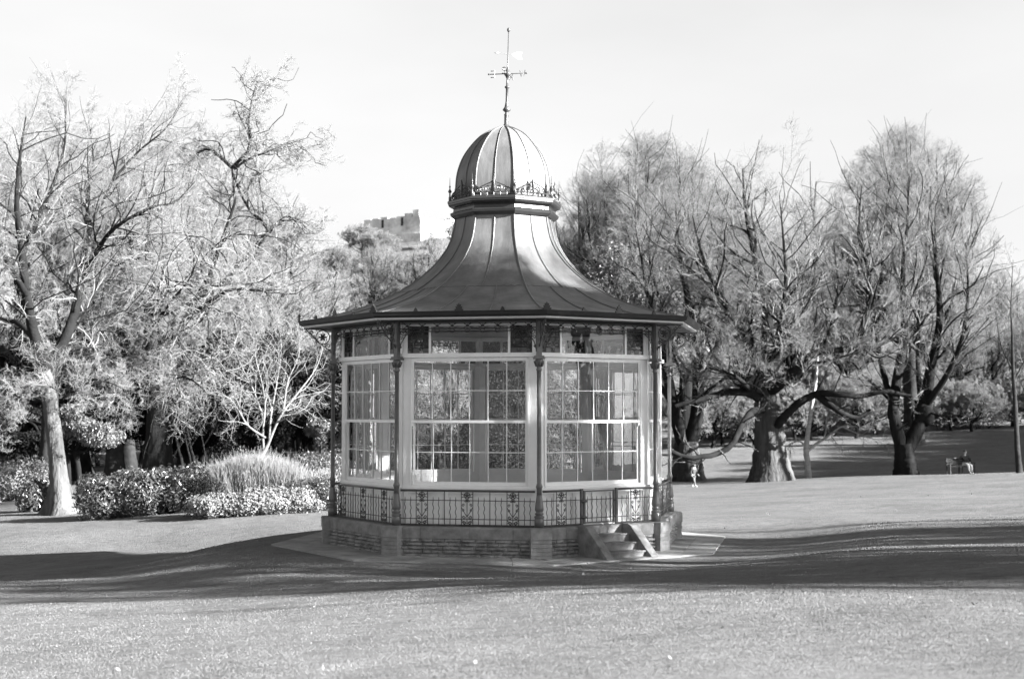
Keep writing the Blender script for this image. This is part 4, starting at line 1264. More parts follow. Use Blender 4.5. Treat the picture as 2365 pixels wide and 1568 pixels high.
# tall bare trees behind the left edge group
lt = generic('tall_bare_tree', 'tall fine-twigged bare tree behind the leaning tree at the left edge', 'tree', 21.0, 7.0, 61, M_limbR, M_twigL, kk=(13, 9, 8, 5), tw=.007, trop=.10)
place(lt, 110, 76, .93, .3)
for (xd, dd, s, lab) in ((270, 80, .90, 'tall bare tree between the leaning tree and the twisted tree'), (-60, 70, .88, 'tall bare tree cut off by the left edge of the photo'), (430, 86, .80, 'tall bare tree behind the twisted tree'), (25, 88, 1.05, 'tall bare tree farther back behind the left fork of the leaning tree'), (350, 97, 1.12, 'tall bare tree filling the gap behind the leaning and the twisted tree'), (545, 100, .98, 'tall bare tree whose crown shows right of the twisted tree'), (190, 92, 1.05, 'tall bare tree farther back behind the right limb of the leaning tree')):
    o = copy_tree(lt); place(o, xd, dd, s, xd * .01 + 1); tag(o, lab, 'tree')

# ---- trees outside the frame on the right; their shadows fall across the lawn and the bandstand
shade = generic('shading_tree', 'tall dense bare tree right of the view shading the lawn before the bandstand', 'tree', 24.0, 6.6, 71, M_bark, M_twigM, kk=(10, 11, 9, 2), tw=.022, trop=.06, low=.12, hug=.52)
place_w(shade, 33.5, -22.6, 1.0, .5); shade.scale = (1.06, 1.06, .80)
o = copy_tree(shade); place_w(o, 47.5, -31.5, 1.0, 3.6); o.scale = (.9, .9, .80); tag(o, 'second dense bare tree right of the view shading the lawn before the bandstand', 'tree')
o = copy_tree(shade); place_w(o, 52.0, -22.6, 1.10, 5.0); o.scale = (.62, .62, 1.28); tag(o, 'second tall narrow bare tree right of the view shading the bandstand', 'tree')
SG = 'trees right of the view shading the far lawn'
shade2 = generic('shading_tree', 'bare tree right of the view shading the far edge of the lawn', 'tree', 23.0, 6.6, 72, M_bark, M_twigM, kk=(13, 10, 7, 2), tw=.022, trop=.06, low=.08, group=SG)
for i in range(12):
    ell, s_ = 63.2 + 4.2 * i, (38, 52, 45)[i % 3]
    o = shade2 if i == 0 else copy_tree(shade2); place_w(o, .906 * s_ + .423 * ell, -.423 * s_ + .906 * ell, (.85, 1.0, .92)[i % 3], i * 1.3)
    tag(o, 'bare tree right of the view shading the far edge of the lawn', 'tree', SG)

# ------------------------------------------------------------------ shrubs
def hedge_lumps(x0, x1, d0, h, r, n, rng, dz=0.0):
    out = []
    for k in range(n):
        xd = x0 + (x1 - x0) * (k + .5) / n
        c = at(xd, d0 + rng.uniform(-.2, .2)); hh = h * rng.uniform(.9, 1.1)
        out.append((c + np.array([0, 0, hh * .5]), np.array([r * rng.uniform(.9, 1.2), r * 1.1, hh * .56])))
    return out
rg_ = np.random.default_rng(77)
d = 53.0
shrub('laurel_hedge', 'long clipped laurel hedge with glossy leaves beside the leaning tree', at(320, d), hedge_lumps(196, 470, d, 1.62, .62, 9, rg_) + hedge_lumps(210, 465, d + .8, 1.62, .6, 8, rg_), 17000, .15, M_laurel, 81, cat='hedge', shell=.62)
d = 49.7
shrub('silver_shrub', 'low mounded silver-leaved shrub along the front of the bed', at(500, d), hedge_lumps(462, 545, d, .82, .55, 4, rg_), 7000, .10, M_hebe, 82, w=.6)
shrub('silver_shrub', 'wider silver-leaved shrub sloping down towards the bandstand', at(640, d + .5), hedge_lumps(556, 640, d + .2, .80, .55, 4, rg_) + hedge_lumps(630, 712, d + .8, .86, .55, 4, rg_) + hedge_lumps(700, 735, d + 1.0, .5, .4, 2, rg_), 11000, .10, M_hebe, 83, w=.6)
d = 52.2
shrub('dark_shrub', 'dark rounded evergreen shrub against the left side of the bandstand', at(735, d), hedge_lumps(690, 775, d, 1.15, .6, 5, rg_), 7500, .09, M_laurel, 84)
shrub('dark_shrub', 'thin twiggy dark shrub filling the gap between hedge and dry shoots', at(462, d - 1), hedge_lumps(440, 492, d - 1.2, 1.4, .45, 4, rg_), 5000, .08, M_ever, 85)
shrub('broadleaf_shrub', 'broad-leaved evergreen shrub left of the leaning trunk', at(84, 61), hedge_lumps(62, 108, 61, 1.15, .5, 3, rg_), 3600, .18, M_laurel, 86)
shrub('tall_shrub', 'large tangled shrub at the far left behind the leaning trunk', at(45, 70), hedge_lumps(-20, 112, 70, 1.9, .9, 5, rg_), 9000, .14, M_hebe, 87)
# dry upright shoots
def shoots(name, label, x0, x1, d0, h, n, seed):
    rng = np.random.default_rng(seed)
    base = at((x0 + x1) / 2, d0); root = empty(name, base, label, 'shrub')
    xd = rng.uniform(x0, x1, n); dd = d0 + rng.uniform(-.8, .9, n)
    X = CAM[0] + (xd - CX) / FPX * dd; Y = CAM[1] + dd
    prof = .75 + .3 * np.sin((xd - x0) / (x1 - x0) * math.pi)
    Z = terrain(X, Y); hh = h * prof * rng.uniform(.7, 1.1, n)
    lean = rng.normal(0, .16, (n, 2))
    t = np.linspace(0, 1, 5)
    Q = np.stack([X[:, None] + lean[:, :1] * hh[:, None] * t ** 1.3, Y[:, None] + lean[:, 1:] * hh[:, None] * t ** 1.3, Z[:, None] + hh[:, None] * t], -1)
    Q[:, 1:] += rng.normal(size=(n, 4, 3)) * .015
    Rr = np.repeat(np.linspace(.011, .005, 5)[None], n, 0)
    side = grow(Q, Rr, 3, rng, t0=.3, ln=.35, lt=.5, ang=(15, 35), m=3, wig=.1, trop=.1, rr=.7, rmin=.005)
    V, F = tubes([(Q, Rr, 3), (side[0], side[1], 3)])
    link('shoot', np_mesh(name + '_shoot', V - base, F, M_dogwood), root)
shoots('dry_shoot_shrub', 'pale shrub of dry upright shoots behind the silver shrubs', 482, 700, 53.3, 1.75, 4200, 88)
shoots('dry_shoot_shrub', 'small tuft of dry shoots above the dark rounded shrub', 715, 775, 54, 1.25, 900, 89)
shrub('brown_shrub', 'brownish twiggy shrub behind the dry shoots left of the pale stems', at(532, 69), hedge_lumps(500, 568, 69, 1.35, .6, 3, rg_), 4200, .09, M_holly, 90)
shrub('low_shrub', 'low tangled shrub behind the dark rounded shrub by the bandstand', at(725, 72), hedge_lumps(690, 790, 72, 1.5, .7, 4, rg_), 4200, .10, M_holly, 101)

# holly tree with bright leaves and two trunks behind the leaning tree
def leafy_tree(name, label, base, trunks, lumps, n, size, lmat, seed, bark=M_darkbark, group=None, w=.45, shell=.45):
    rng = np.random.default_rng(seed); base = np.asarray(base, float)
    root = empty(name, base, label, 'tree', group)
    Vs, Fs, o = [], [], 0
    for pts, r in trunks:
        V, F = trunk_mesh(pts, np.linspace(r, r * .5, len(pts)), .3, 0, seed, 12, 12); Vs.append(V); Fs.append(F + o); o += len(V)
    # limbs run from the trunk tops into the clumps
    tops = np.array([t[0][-1] for t in trunks])
    Q = []
    for c, r in lumps:
        s_ = tops[np.argmin(np.linalg.norm(tops - c, axis=1))]
        mid = (s_ + c) / 2 + rng.normal(size=3) * .2
        Q.append(catmull([s_ - np.array([0, 0, .3]), mid, c], 6))
    V, F = tubes([(np.stack(Q), np.repeat(np.linspace(trunks[0][1] * .35, .02, 6)[None], len(Q), 0), 5)])
    Vs.append(V); Fs.append(F + o)
    link('trunk', np_mesh(name + '_trunk', np.concatenate(Vs) - base, np.concatenate(Fs), bark), root)
    pos, nor = lumps_cloud(lumps, n, rng, shell)
    gz = terrain(pos[:, 0], pos[:, 1]); ok = pos[:, 2] > gz + .05
    V, F = leaves(pos[ok], nor[ok], size, rng, w, .55)
    link('crown', np_mesh(name + '_crown', V - base, F, lmat, False), root)
    return root
d = 60.0
b = at(172, d)
rl_ = np.random.default_rng(5)
leafy_tree('holly_tree', 'small bushy evergreen with bright leaves and two leaning trunks behind the leaning tree', b,
    [([at(160, d) - np.array([0,0,.2]), P(157, 1080, d), P(148, 1030, d)], .16), ([at(192, d) - np.array([0,0,.2]), P(180, 1075, d), P(168, 1030, d)], .15)],
    sub_lumps(P(225, 985, d), (1.6, 1.3, .95), 9, rl_) + sub_lumps(P(165, 960, d), (.9, 1.0, .8), 5, rl_), 11000, .13, M_holly, 92)
# dark evergreens
d = 78.0
b = at(640, d)
leafy_tree('yew_tree', 'broad dark evergreen behind the pale many-stemmed tree', b,
    [([b - np.array([0,0,.3]), P(640, 1030, d), P(640, 960, d)], .4), ([at(585, d) - np.array([0,0,.3]), P(582, 1020, d), P(575, 960, d)], .3), ([at(700, d) - np.array([0,0,.3]), P(690, 1020, d), P(680, 960, d)], .22)],
    sub_lumps(P(625, 925, d), (4.6, 3.0, 3.4), 34, rl_, .36) + sub_lumps(P(600, 850, d), (3.6, 2.6, 2.4), 20, rl_, .4) + sub_lumps(P(700, 890, d), (2.6, 2.4, 2.4), 14, rl_, .4) + sub_lumps(P(530, 900, d), (2.2, 2.4, 2.6), 12, rl_, .4), 90000, .20, M_ever, 93)
def conifer(xd, d, h, r, lab, seed):
    b = at(xd, d); lp = []; rc = np.random.default_rng(seed)
    for k in range(46):
        f = (k + .5) / 46; a = k * 2.4
        rr_ = r * (1 - f) ** .75 * .62
        lp.append((b + np.array([math.cos(a) * rr_, math.sin(a) * rr_, .6 + f * (h - 1.0)]), np.array([r * (1 - f) * .5 + .35] * 2 + [h * .075])))
    leafy_tree('conifer', lab, b, [([b - np.array([0, 0, .3]), b + np.array([0, 0, h * .5]), b + np.array([0, 0, h * .92])], .28)], lp, 50000, .12, M_conif, seed)
conifer(1192, 62, 11.0, 2.6, 'narrow evergreen added behind the bandstand to shade the twisted tree trunk', 106)  # added to keep the sun off the twisted tree trunk
conifer(1100, 75, 11.4, 3.4, 'evergreen added behind the bandstand to shade the broad yew', 103)  # added to throw shade onto the yew behind the pale stems
conifer(1010, 84, 9.5, 5.0, 'evergreen showing low beside the left edge of the bandstand roof', 104)
d = 92.0
o = copy_tree(forked); place(o, 1168, d, .62, 2.0); o.name = 'bare_tree'; tag(o, 'dark-trunked bare tree seen through the middle of the bandstand windows', 'tree')
d = 84.0
b = at(470, d)
leafy_tree('yew_tree', 'dark evergreen filling the gap behind the twisted tree trunk', b,
    [([b - np.array([0,0,.3]), P(470, 1030, d), P(470, 960, d)], .35)],
    sub_lumps(P(430, 972, d), (4.6, 2.6, 2.2), 26, rl_, .38), 40000, .22, M_ever, 94)
d = 80.0
b = at(60, d)
leafy_tree('yew_tree', 'dark evergreen mass at the far left under the leaning tree', b,
    [([b - np.array([0,0,.3]), P(60, 1030, d), P(60, 960, d)], .35)],
    sub_lumps(P(90, 992, d), (5.6, 2.6, 1.7), 28, rl_, .34), 40000, .22, M_ever, 95)
d = 74.0
b = at(742, d)
leafy_tree('variegated_shrub', 'small evergreen with shining leaves beside the bandstand column on the left', b,
    [([b - np.array([0,0,.2]), P(742, 1060, d), P(740, 1010, d)], .1)],
    sub_lumps(P(738, 985, d), (.9, .8, .8), 8, rl_), 3600, .15, M_holly, 96)
# leafy evergreen right behind the bandstand
d = 104.0
b = at(1440, d)
leafy_tree('ivy_clad_tree', 'tall leafy evergreen crown behind the right slope of the bandstand roof', b,
    [([b - np.array([0,0,.3]), P(1440, 1000, d), P(1440, 860, d), P(1445, 760, d)], .5)],
    sub_lumps(P(1450, 690, d), (4.4, 3.4, 5.0), 34, rl_, .30) + sub_lumps(P(1560, 760, d), (2.8, 2.6, 3.6), 16, rl_, .34), 26000, .19, M_holly, 97, shell=.3)
d = 132.0
for (xd, yd, rx, rz, n, lab, sd) in ((1890, 985, 4.6, 1.7, 9000, 'low evergreen bushes beyond the thin birch', 98), (2260, 1000, 6.0, 1.8, 9000, 'scrubby bushes beyond the park bench', 99), (1650, 940, 5, 2.6, 9000, 'bushes beyond the forked tree', 100)):
    b = at(xd, d)
    c_ = b + np.array([0, 0, rz * .6])
    shrub('scrub', lab, b, sub_lumps(c_, (rx, 2.0, rz), 16, rl_, .4), n, .20, M_holly, sd, cat='bushes', stems=30)

# leaning dark saplings between hedge and evergreen
for i, (xa, ya, xb, yb, r_, lab) in enumerate(((428,1096,412,1036,.07,'leftmost dark leaning sapling trunk above the hedge'), (447,1095,432,1030,.05,'thin dark sapling in the middle of the leaning group'), (456,1094,440,1032,.07,'thicker dark sapling leaning beside the thin one'), (478,1092,470,1030,.04,'slender upright sapling right of the leaning group'))):
    d = 66.0 + i * .5
    b = at(xa, d)
    tip = P(xb - 25, yb - 130, d)
    tr = [b - np.array([0, 0, .1]), P((xa + xb) / 2, (ya + yb) / 2, d), P(xb, yb, d), tip]
    make_tree('sapling', lab, 'tree', b, (tr, [r_ * 1.3, r_, r_ * .8, r_ * .4]), [([tr[2], tip, tip + np.array([.2, 0, 1.0])], r_ * .5, .012), ([tr[2], tr[2] + np.array([.5, .1, .9]), tr[2] + np.array([.7, .3, 1.8])], r_ * .5, .012)], [
        dict(k=7, t0=.2, ln=.5, ang=(25, 60), m=4, wig=.2, trop=.03, rr=.5), dict(k=5, t0=.1, ln=.5, ang=(25, 60), m=3, wig=.2, rr=.6, rmin=.006)], M_darkbark, M_twigM, 120 + i, flare=.2)

# evergreens outside the frame on the right: their shade lies on the grass beyond the lawn
b = np.array([74.0, 45.0, G(74, 45)])
ev = leafy_tree('evergreen_tree', 'tall evergreen right of the view shading the far grass', b, [([b - np.array([0, 0, .3]), b + np.array([0, 0, 6.0]), b + np.array([0, 0, 14.0])], .5)],
    sub_lumps(b + np.array([0, 0, 10.0]), (4.6, 4.6, 9.5), 40, rl_, .34), 24000, .34, M_ever, 110, group='evergreens right of the view')
for i in range(10):
    ell, s_ = 63.5 + 4.6 * i, (46, 56)[i % 2]
    o = ev if i == 0 else copy_tree(ev)
    place_w(o, .906 * s_ + .423 * ell, -.423 * s_ + .906 * ell, (1.0, 1.15)[i % 2], i * 1.9)

b = np.array([29.6, -16.9, G(29.6, -16.9)])
leafy_tree('evergreen_tree', 'evergreen right of the view shading the walls of the bandstand', b, [([b - np.array([0, 0, .3]), b + np.array([.1, 0, 6.0]), b + np.array([0, 0, 13.0])], .4)],
    sub_lumps(b + np.array([0, 0, 13.6]), (3.9, 3.9, 4.8), 24, np.random.default_rng(12), .27), 26000, .24, M_ever, 111)

# pale thickets covering the slope behind the wood
th = generic('thicket', 'pale leafless thicket on the slope beyond the lawn', 'bushes', 5.0, 3.6, 57, M_limb, M_twigP, kk=(11, 9, 6, 4), tw=.012, trop=.04, low=.04, group='pale thickets on the far slope')
k = 0
for (xa, xb, da, db, n) in ((1600, 2420, 122, 134, 13), (1560, 2420, 138, 160, 12), (1400, 2420, 165, 190, 9), (-40, 620, 92, 108, 10), (520, 1000, 98, 118, 7), (760, 1080, 190, 246, 20)):
    for j in range(n):
        o = th if k == 0 else copy_tree(th); k += 1
        place(o, xa + (xb - xa) * (j + rngp.random()) / n, rngp.uniform(da, db), rngp.uniform(.8, 1.35), rngp.uniform(0, 6.28))

# ------------------------------------------------------------------ castle and pillars on the hill
def castle():
    d = 264.0
    c = P(946, 620, d); gz = G(c[0], c[1])
    root = empty('castle_keep', (c[0], c[1], gz), 'ruined square stone castle keep with broken battlements on the wooded hill', 'castle')
    mb = MB(); rr = random.Random(2)
    hw = 6.1; top = P(930, 514, d)[2] - gz
    # outer skin in patches so that the masonry is uneven
    wall = .9
    def wallbox(x0, x1, y0, y1, z0, z1): mb.box(x0, x1, y0, y1, z0, z1)
    wallbox(-hw, hw, -hw, -hw + wall, -4, top); wallbox(-hw, hw, hw - wall, hw, -4, top - .3)
    wallbox(-hw, -hw + wall, -hw + wall, hw - wall, -4, top - .4); wallbox(hw - wall, hw, -hw + wall, hw - wall, -4, top - .1)
    for k in range(3): wallbox(-hw - .25 + k * .08, hw + .25 - k * .08, -hw - .25 + k * .08, -hw + .01, -4, .6 - k * .2)
    root.rotation_euler.z = R(-28)
    w = mb.build('wall', M_castle, root)
    m2 = MB()
    for k in range(7):
        a = -hw + 2 * hw * k / 7; h = (.1, .2, .35, .12, .3, .75, 1.3)[k]
        m2.box(a + .12, a + 2 * hw / 7 - .1 - rr.uniform(0, .25), -hw + .02, -hw + wall - .02, top, top + h)
        m2.box(hw - wall + .02, hw - .02, a + .2 + (.95 if k == 0 else 0), a + 2 * hw / 7 - .1, top - .1, top - .1 + h * .8)
    m2.build('battlement', M_castle, w)
    m3 = MB()
    for (u, z) in ((-2.0, top * .55), (2.2, top * .6)):
        m3.box(u - .25, u + .25, -hw - .03, -hw + .3, z, z + 1.5)
    m3.build('window', M_gutter, w)
    for i in range(4):
        pass
castle()
def pillar(xd, yt, yb, wpx, d, lab):
    t, bq = P(xd, yt, d), P(xd, yb, d); gz = G(t[0], t[1])
    root = empty('stone_pillar', (t[0], t[1], min(gz, bq[2])), lab, 'pillar')
    z0 = min(gz, bq[2]); h = t[2] - z0; w = wpx / FPX * d / 2
    mb = MB(); n = 7; rr = random.Random(int(xd))
    for k in range(n):
        e = rr.uniform(-.06, .06)
        mb.box(-w + e, w + e * .5, -w, w, h * k / n + (.003 if k else -1.0), h * (k + 1) / n)
    mb.build('shaft', M_pale, root)
    c = MB(); c.box(-w - .12, w + .12, -w - .12, w + .12, h + .002, h + .22); c.box(-w * .5, w * .3, -w * .5, w * .5, h + .222, h + .5)
    c.build('cap', M_pale, root)
    root.rotation_euler.z = R(30)
pillar(885, 578, 632, 16, 246, 'pale stone pillar standing in front of the castle keep')
pillar(459, 497, 590, 15, 150, 'pale stone pillar showing through the twisted tree branches')

# white picket fence far behind the great tree
def picket():
    d = 138.0
    a, b = at(1640, d), at(1752, d - 2)
    root = empty('picket_fence', tuple((a + b) / 2), 'white picket fence far behind between the forked tree and the great tree', 'fence')
    o = (a + b) / 2
    n = 26
    mb = MB()
    for k in range(n + 1):
        q = a + (b - a) * k / n; q[2] = G(q[0], q[1]); q = q - o
        mb.box(q[0] - .045, q[0] + .045, q[1] - .012, q[1] + .012, q[2] + .05, q[2] + 1.25)
        mb.add([(q[0]-.045, q[1]-.012, q[2]+1.25), (q[0]+.045, q[1]-.012, q[2]+1.25), (q[0]+.045, q[1]+.012, q[2]+1.25), (q[0]-.045, q[1]+.012, q[2]+1.25), (q[0], q[1], q[2]+1.36)], [(0,1,4),(1,2,4),(2,3,4),(3,0,4)])
    mb.build('picket', M_fence, root)
    r_ = MB()
    for z in (.35, .95):
        p0, p1 = a - o, b - o
        r_.tube([(p0[0], p0[1] + .05, G(*a[:2]) - o[2] + z), (p1[0], p1[1] + .05, G(*b[:2]) - o[2] + z)], .045, 4)
    r_.build('rail', M_fence, root)
picket()

# ------------------------------------------------------------------ bench and the person on it
d = 86.5
BQ = at(2217, d)
bench = empty('park_bench', tuple(BQ), 'dark wooden slatted park bench on the shaded grass at the right', 'bench')
bench.rotation_euler.z = R(12)
mb = MB()
for k in range(4): mb.box(-.85, .85, -.25 + k * .115, -.25 + k * .115 + .095, .43, .46)
mb.build('seat', M_bench, bench)
mb = MB()
for k in range(3): mb.box(-.85, .85, .235 + k * .03, .265 + k * .03, .55 + k * .13, .65 + k * .13)
mb.build('backrest', M_bench, bench)
for u in (-.80, 0, .80):
    l = MB(); l.box(u - .035, u + .035, -.24, -.17, 0, .428); l.box(u - .034, u + .034, .18, .24, 0, .428)
    l.tube([(u, .21, .42), (u, .30, .95)], .03, 4); l.build('leg', M_bench, bench)
for u in (-.80, .80):
    l = MB(); l.box(u - .03, u + .03, -.26, .25, .64, .68); l.box(u - .028, u + .028, -.24, -.18, .462, .638); l.build('armrest', M_bench, bench)

def skin_obj(name, joints, edges, m, parent, sub=2):
    me = bpy.data.meshes.new(name); me.from_pydata([j[0] for j in joints], edges, []); me.materials.append(m)
    o = link(name, me, parent)
    sk = o.modifiers.new('skin', 'SKIN'); sk.use_smooth_shade = True
    if not me.skin_vertices: me.attributes  # layer is created by the modifier
    bpy.context.view_layer.objects.active = o
    bm = bmesh.new(); bm.from_mesh(me)
    lay = bm.verts.layers.skin.verify()
    bm.verts.ensure_lookup_table()
    for v, j in zip(bm.verts, joints):
        v[lay].radius = (j[1], j[2] if len(j) > 2 else j[1]); v[lay].use_root = (v.index == 0)
    bm.to_mesh(me); bm.free()
    ss = o.modifiers.new('smooth', 'SUBSURF'); ss.levels = sub; ss.render_levels = sub
    return o
def person():
    rz = R(12); off = Vector((.34 * math.cos(rz), .34 * math.sin(rz), 0))
    root = empty('person', tuple(Vector(BQ) + off), 'person in a dark coat and light trousers sitting on the park bench', 'person')
    root.rotation_euler.z = rz
    # seated, leaning back a little; y is towards the back of the bench
    J = [((0, .05, .57), .13, .11), ((0, .08, .78), .12, .10), ((0, .12, 1.0), .14, .10), ((0, .12, 1.10), .06), ((0, .10, 1.19), .055),
         ((0, .085, 1.27), .09, .10), ((0, .08, 1.35), .085, .095),
         ((.10, .0, .55), .085), ((.13, -.40, .53), .065), ((.15, -.42, .12), .045), ((.16, -.52, .06), .04),
         ((-.10, .0, .55), .085), ((-.08, -.42, .55), .065), ((-.02, -.44, .14), .045), ((-.02, -.56, .08), .04),
         ((.20, .12, 1.02), .06), ((.30, .02, .80), .048), ((.16, -.20, .66), .036), ((.10, -.26, .65), .028),
         ((-.20, .12, 1.02), .06), ((-.36, .16, .86), .048), ((-.56, .22, .93), .036), ((-.64, .22, .94), .028)]
    E = [(0,1),(1,2),(2,3),(3,4),(4,5),(5,6),(0,7),(7,8),(8,9),(9,10),(0,11),(11,12),(12,13),(13,14),(2,15),(15,16),(16,17),(17,18),(2,19),(19,20),(20,21),(21,22)]
    body = skin_obj('body', J, E, M_skin, root)
    # fingers
    for (hx, hy, hz, dx) in ((.10, -.26, .65, -1), (-.64, .22, .94, -1)):
        f = MB()
        for k in range(4):
            a = -.03 + .02 * k
            f.tube([(hx, hy + a, hz), (hx + dx * .05, hy + a, hz + .005), (hx + dx * .085, hy + a, hz - .015 - .003 * k)], [.009, .008, .006], 6)
        f.tube([(hx, hy - .03, hz), (hx + dx * .03, hy - .055, hz - .005)], [.010, .008], 6)
        f.build('hand', M_skin, root)
    coat = [((0, .05, .55), .16, .14), ((0, .08, .78), .155, .13), ((0, .12, 1.0), .165, .125), ((0, .12, 1.07), .09),
            ((.20, .12, 1.02), .08), ((.30, .02, .80), .066), ((.17, -.19, .665), .05), ((-.20, .12, 1.02), .08), ((-.36, .16, .86), .066), ((-.54, .215, .925), .05)]
    skin_obj('coat', coat, [(0,1),(1,2),(2,3),(2,4),(4,5),(5,6),(2,7),(7,8),(8,9)], M_coat, root)
    tz = [((0, .04, .54), .145, .12), ((.10, .0, .55), .10), ((.13, -.40, .53), .078), ((.15, -.42, .14), .058), ((-.10, .0, .55), .10), ((-.08, -.42, .55), .078), ((-.02, -.44, .16), .058)]
    skin_obj('trousers', tz, [(0,1),(1,2),(2,3),(0,4),(4,5),(5,6)], M_trous, root)
    for (x, y, z) in ((.155, -.42, .07), (-.02, -.45, .09)):
        skin_obj('shoe', [((x, y, z), .045), ((x, y - .10, z - .015), .045), ((x, y - .17, z - .025), .035)], [(0, 1), (1, 2)], M_trous, root, 1)
    hr = MB()
    n1, n2 = 6, 12; vs = []
    for i in range(n1 + 1):
        for k in range(n2):
            th, ph = math.pi * .60 * i / n1, 2 * math.pi * k / n2
            vs.append((.098 * math.sin(th) * math.cos(ph), .095 + .105 * math.sin(th) * math.sin(ph), 1.335 + .105 * math.cos(th)))
    hr.add(vs, [(i*n2+k, i*n2+(k+1) % n2, (i+1)*n2+(k+1) % n2, (i+1)*n2+k) for i in range(n1) for k in range(n2)], True)
    hr.build('hair', M_hair, root)
    fc = MB(); fc.tube([(0, -.005, 1.30), (0, -.03, 1.275)], [.012, .016], 6); fc.build('nose', M_skin, root)
person()

def walker():
    base = at(1601, 84.5)
    root = empty('person', tuple(base), 'person in a pale hat, grey coat and white shoes walking past the forked tree', 'person')
    root.scale = (.90, .90, .90); root.rotation_euler.z = R(-48)
    # walking to the right of the photo (+x), left foot forward
    J = [((0, 0, .80), .12, .10), ((.01, 0, 1.0), .12, .10), ((.03, 0, 1.22), .14, .09), ((.05, 0, 1.32), .055), ((.06, 0, 1.40), .05), ((.075, 0, 1.47), .085, .08), ((.08, 0, 1.54), .08, .075),
         ((.02, -.08, .76), .085), ((.12, -.09, .42), .062), ((.24, -.09, .08), .042), ((.36, -.09, .05), .035),
         ((.0, .08, .76), .085), ((-.03, .09, .42), .062), ((-.20, .09, .11), .042), ((-.12, .09, .04), .035),
         ((.03, -.19, 1.20), .058), ((-.06, -.22, .96), .045), ((.04, -.20, .76), .034), ((.07, -.20, .70), .026),
         ((.03, .19, 1.20), .058), ((.08, .22, .96), .045), ((.22, .20, .80), .034), ((.27, .19, .78), .026)]
    E = [(0,1),(1,2),(2,3),(3,4),(4,5),(5,6),(0,7),(7,8),(8,9),(9,10),(0,11),(11,12),(12,13),(13,14),(2,15),(15,16),(16,17),(17,18),(2,19),(19,20),(20,21),(21,22)]
    skin_obj('body', J, E, M_skin, root)
    for (hx, hy, hz) in ((.075, -.20, .69), (.28, .19, .775)):
        f = MB()
        for k in range(4):
            a = -.02 + .014 * k
            f.tube([(hx + a, hy, hz), (hx + a + .01, hy, hz - .045), (hx + a + .02, hy, hz - .075 + .005 * k)], [.009, .008, .006], 6)
        f.tube([(hx + .03, hy, hz + .01), (hx + .05, hy, hz - .02)], [.010, .008], 6)
        f.build('hand', M_skin, root)
    ct = [((.0, 0, .70), .165, .14), ((.01, 0, .95), .15, .125), ((.03, 0, 1.20), .16, .115), ((.05, 0, 1.29), .085), ((.03, -.19, 1.20), .078), ((-.06, -.22, .96), .064), ((.03, -.20, .79), .05), ((.03, .19, 1.20), .078), ((.08, .22, .96), .064), ((.20, .20, .82), .05)]
    skin_obj('coat', ct, [(0,1),(1,2),(2,3),(2,4),(4,5),(5,6),(2,7),(7,8),(8,9)], M_greycoat, root)
    sf = MB(); sf.tube([(.05 + .095 * math.cos(R(q)), .09 * math.sin(R(q)), 1.345 + .012 * math.cos(R(q))) for q in range(0, 360, 30)], .035, 6, closed=True); sf.build('scarf', M_coat, root)
    tz = [((.0, 0, .74), .13, .11), ((.02, -.08, .70), .098), ((.12, -.09, .42), .076), ((.22, -.09, .13), .058), ((.0, .08, .70), .098), ((-.03, .09, .42), .076), ((-.18, .09, .15), .058)]
    skin_obj('trousers', tz, [(0,1),(1,2),(2,3),(0,4),(4,5),(5,6)], M_greytr, root)
    for (a, b, c) in (((.23, -.09, .07), (.33, -.09, .05), (.40, -.09, .055)), ((-.21, .09, .10), (-.14, .09, .05), (-.09, .09, .035))):
        skin_obj('shoe', [(a, .05), (b, .05), (c, .038)], [(0, 1), (1, 2)], M_trous, root, 1)
    ht = MB(); ht.lathe([(.098, 1.49), (.104, 1.52), (.095, 1.57), (.07, 1.62), (.03, 1.65), (.005, 1.655)], 12, .078, 0); ht.build('hat', M_trous, root)
    ns = MB(); ns.tube([(.155, 0, 1.485), (.178, 0, 1.46)], [.012, .016], 6); ns.build('nose', M_skin, root)
M_greycoat = mat('grey_coat', .05, .9, .2, 6.0); M_greytr = mat('grey_trousers', .10, .9, .2, 6.0)
walker()

# ------------------------------------------------------------------ light
w = bpy.data.worlds.new('World'); sc.world = w; w.use_nodes = True
nt = w.node_tree; N = nt.nodes; L = nt.links
bg = N['Background']

sky = N.new('ShaderNodeTexSky'); sky.sky_type = 'NISHITA'; sky.sun_disc = False
sky.sun_elevation = SUN_EL; sky.sun_rotation = R(180) - SUN_AZ
sky.air_density = 1.0; sky.dust_density = 3.0; sky.ozone_density = 1.0
bw = N.new('ShaderNodeRGBToBW'); L.new(sky.outputs['Color'], bw.inputs['Color'])
veil = N.new('ShaderNodeMath'); veil.operation = 'MULTIPLY_ADD'      # thin high cloud evens out the clear sky
veil.inputs[1].default_value = 0.30; veil.inputs[2].default_value = 2.15
tcw = N.new('ShaderNodeTexCoord'); sep = N.new('ShaderNodeSeparateXYZ'); L.new(tcw.outputs['Generated'], sep.inputs['Vector'])
mrv = N.new('ShaderNodeMapRange'); mrv.interpolation_type = 'SMOOTHSTEP'          # the haze lies low, the zenith is deep and clear
mrv.inputs['From Min'].default_value = .24; mrv.inputs['From Max'].default_value = .62
mrv.inputs['To Min'].default_value = 2.15; mrv.inputs['To Max'].default_value = .15
L.new(sep.outputs['Z'], mrv.inputs['Value']); L.new(mrv.outputs['Result'], veil.inputs[2])
L.new(bw.outputs['Val'], veil.inputs[0])
cl = N.new('ShaderNodeTexNoise'); cl.inputs['Scale'].default_value = 3.2; cl.inputs['Detail'].default_value = 5; cl.inputs['Roughness'].default_value = .5
cm = N.new('ShaderNodeMapping'); cm.inputs['Scale'].default_value = (1, 1, 3.0)          # faint streaks of cloud
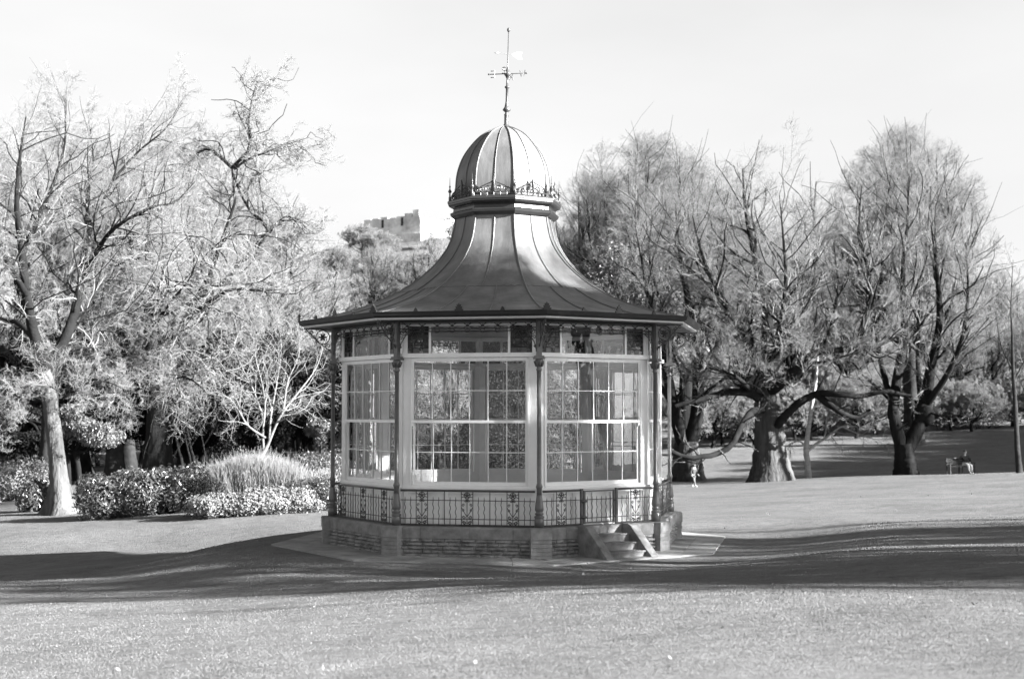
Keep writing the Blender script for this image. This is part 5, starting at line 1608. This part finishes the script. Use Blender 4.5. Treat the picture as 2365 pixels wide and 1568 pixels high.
L.new(tcw.outputs['Generated'], cm.inputs['Vector']); L.new(cm.outputs['Vector'], cl.inputs['Vector'])
cr_ = N.new('ShaderNodeMapRange'); cr_.inputs['From Min'].default_value = .3; cr_.inputs['From Max'].default_value = .7
cr_.inputs['To Min'].default_value = .93; cr_.inputs['To Max'].default_value = 1.03
L.new(cl.outputs['Fac'], cr_.inputs['Value'])
cmul = N.new('ShaderNodeMath'); cmul.operation = 'MULTIPLY'
L.new(veil.outputs['Value'], cmul.inputs[0]); L.new(cr_.outputs['Result'], cmul.inputs[1]); L.new(cmul.outputs[0], bg.inputs['Color'])
bg.inputs['Strength'].default_value = 0.05
sl = bpy.data.lights.new('sun', 'SUN'); sl.energy = 5.0; sl.angle = R(.5); sl.color = (1, 1, 1)
so = bpy.data.objects.new('sun', sl); COL.objects.link(so)
so.rotation_euler = SUN.to_track_quat('Z', 'Y').to_euler()

cam = bpy.data.cameras.new('camera'); co = bpy.data.objects.new('camera', cam); COL.objects.link(co)
cam.sensor_width = 36.0; cam.lens = FPX / 2365.0 * 36.0
cam.clip_end = 6000; cam.clip_start = .1
co.location = CAM; co.rotation_euler = (R(90) + PITCH, 0, 0)
cam.dof.use_dof = True; cam.dof.focus_distance = 30.0; cam.dof.aperture_fstop = 1.6
sc.camera = co

sc.view_settings.view_transform = 'Standard'; sc.view_settings.look = 'None'
sc.view_settings.exposure = 2.7; sc.view_settings.gamma = 1.0
sc.view_settings.use_curve_mapping = False
sc.cycles.use_denoising = True
sc.cycles.denoiser = 'OPENIMAGEDENOISE'; sc.cycles.denoising_input_passes = 'RGB_ALBEDO_NORMAL'; sc.cycles.denoising_prefilter = 'ACCURATE'
sc.cycles.use_adaptive_sampling = False; sc.cycles.use_light_tree = False; sc.cycles.sample_clamp_indirect = 4.0
sc.cycles.max_bounces = 8; sc.cycles.transparent_max_bounces = 24
sc.cycles.diffuse_bounces = 3; sc.cycles.glossy_bounces = 3
sc.cycles.caustics_reflective = False; sc.cycles.caustics_refractive = False
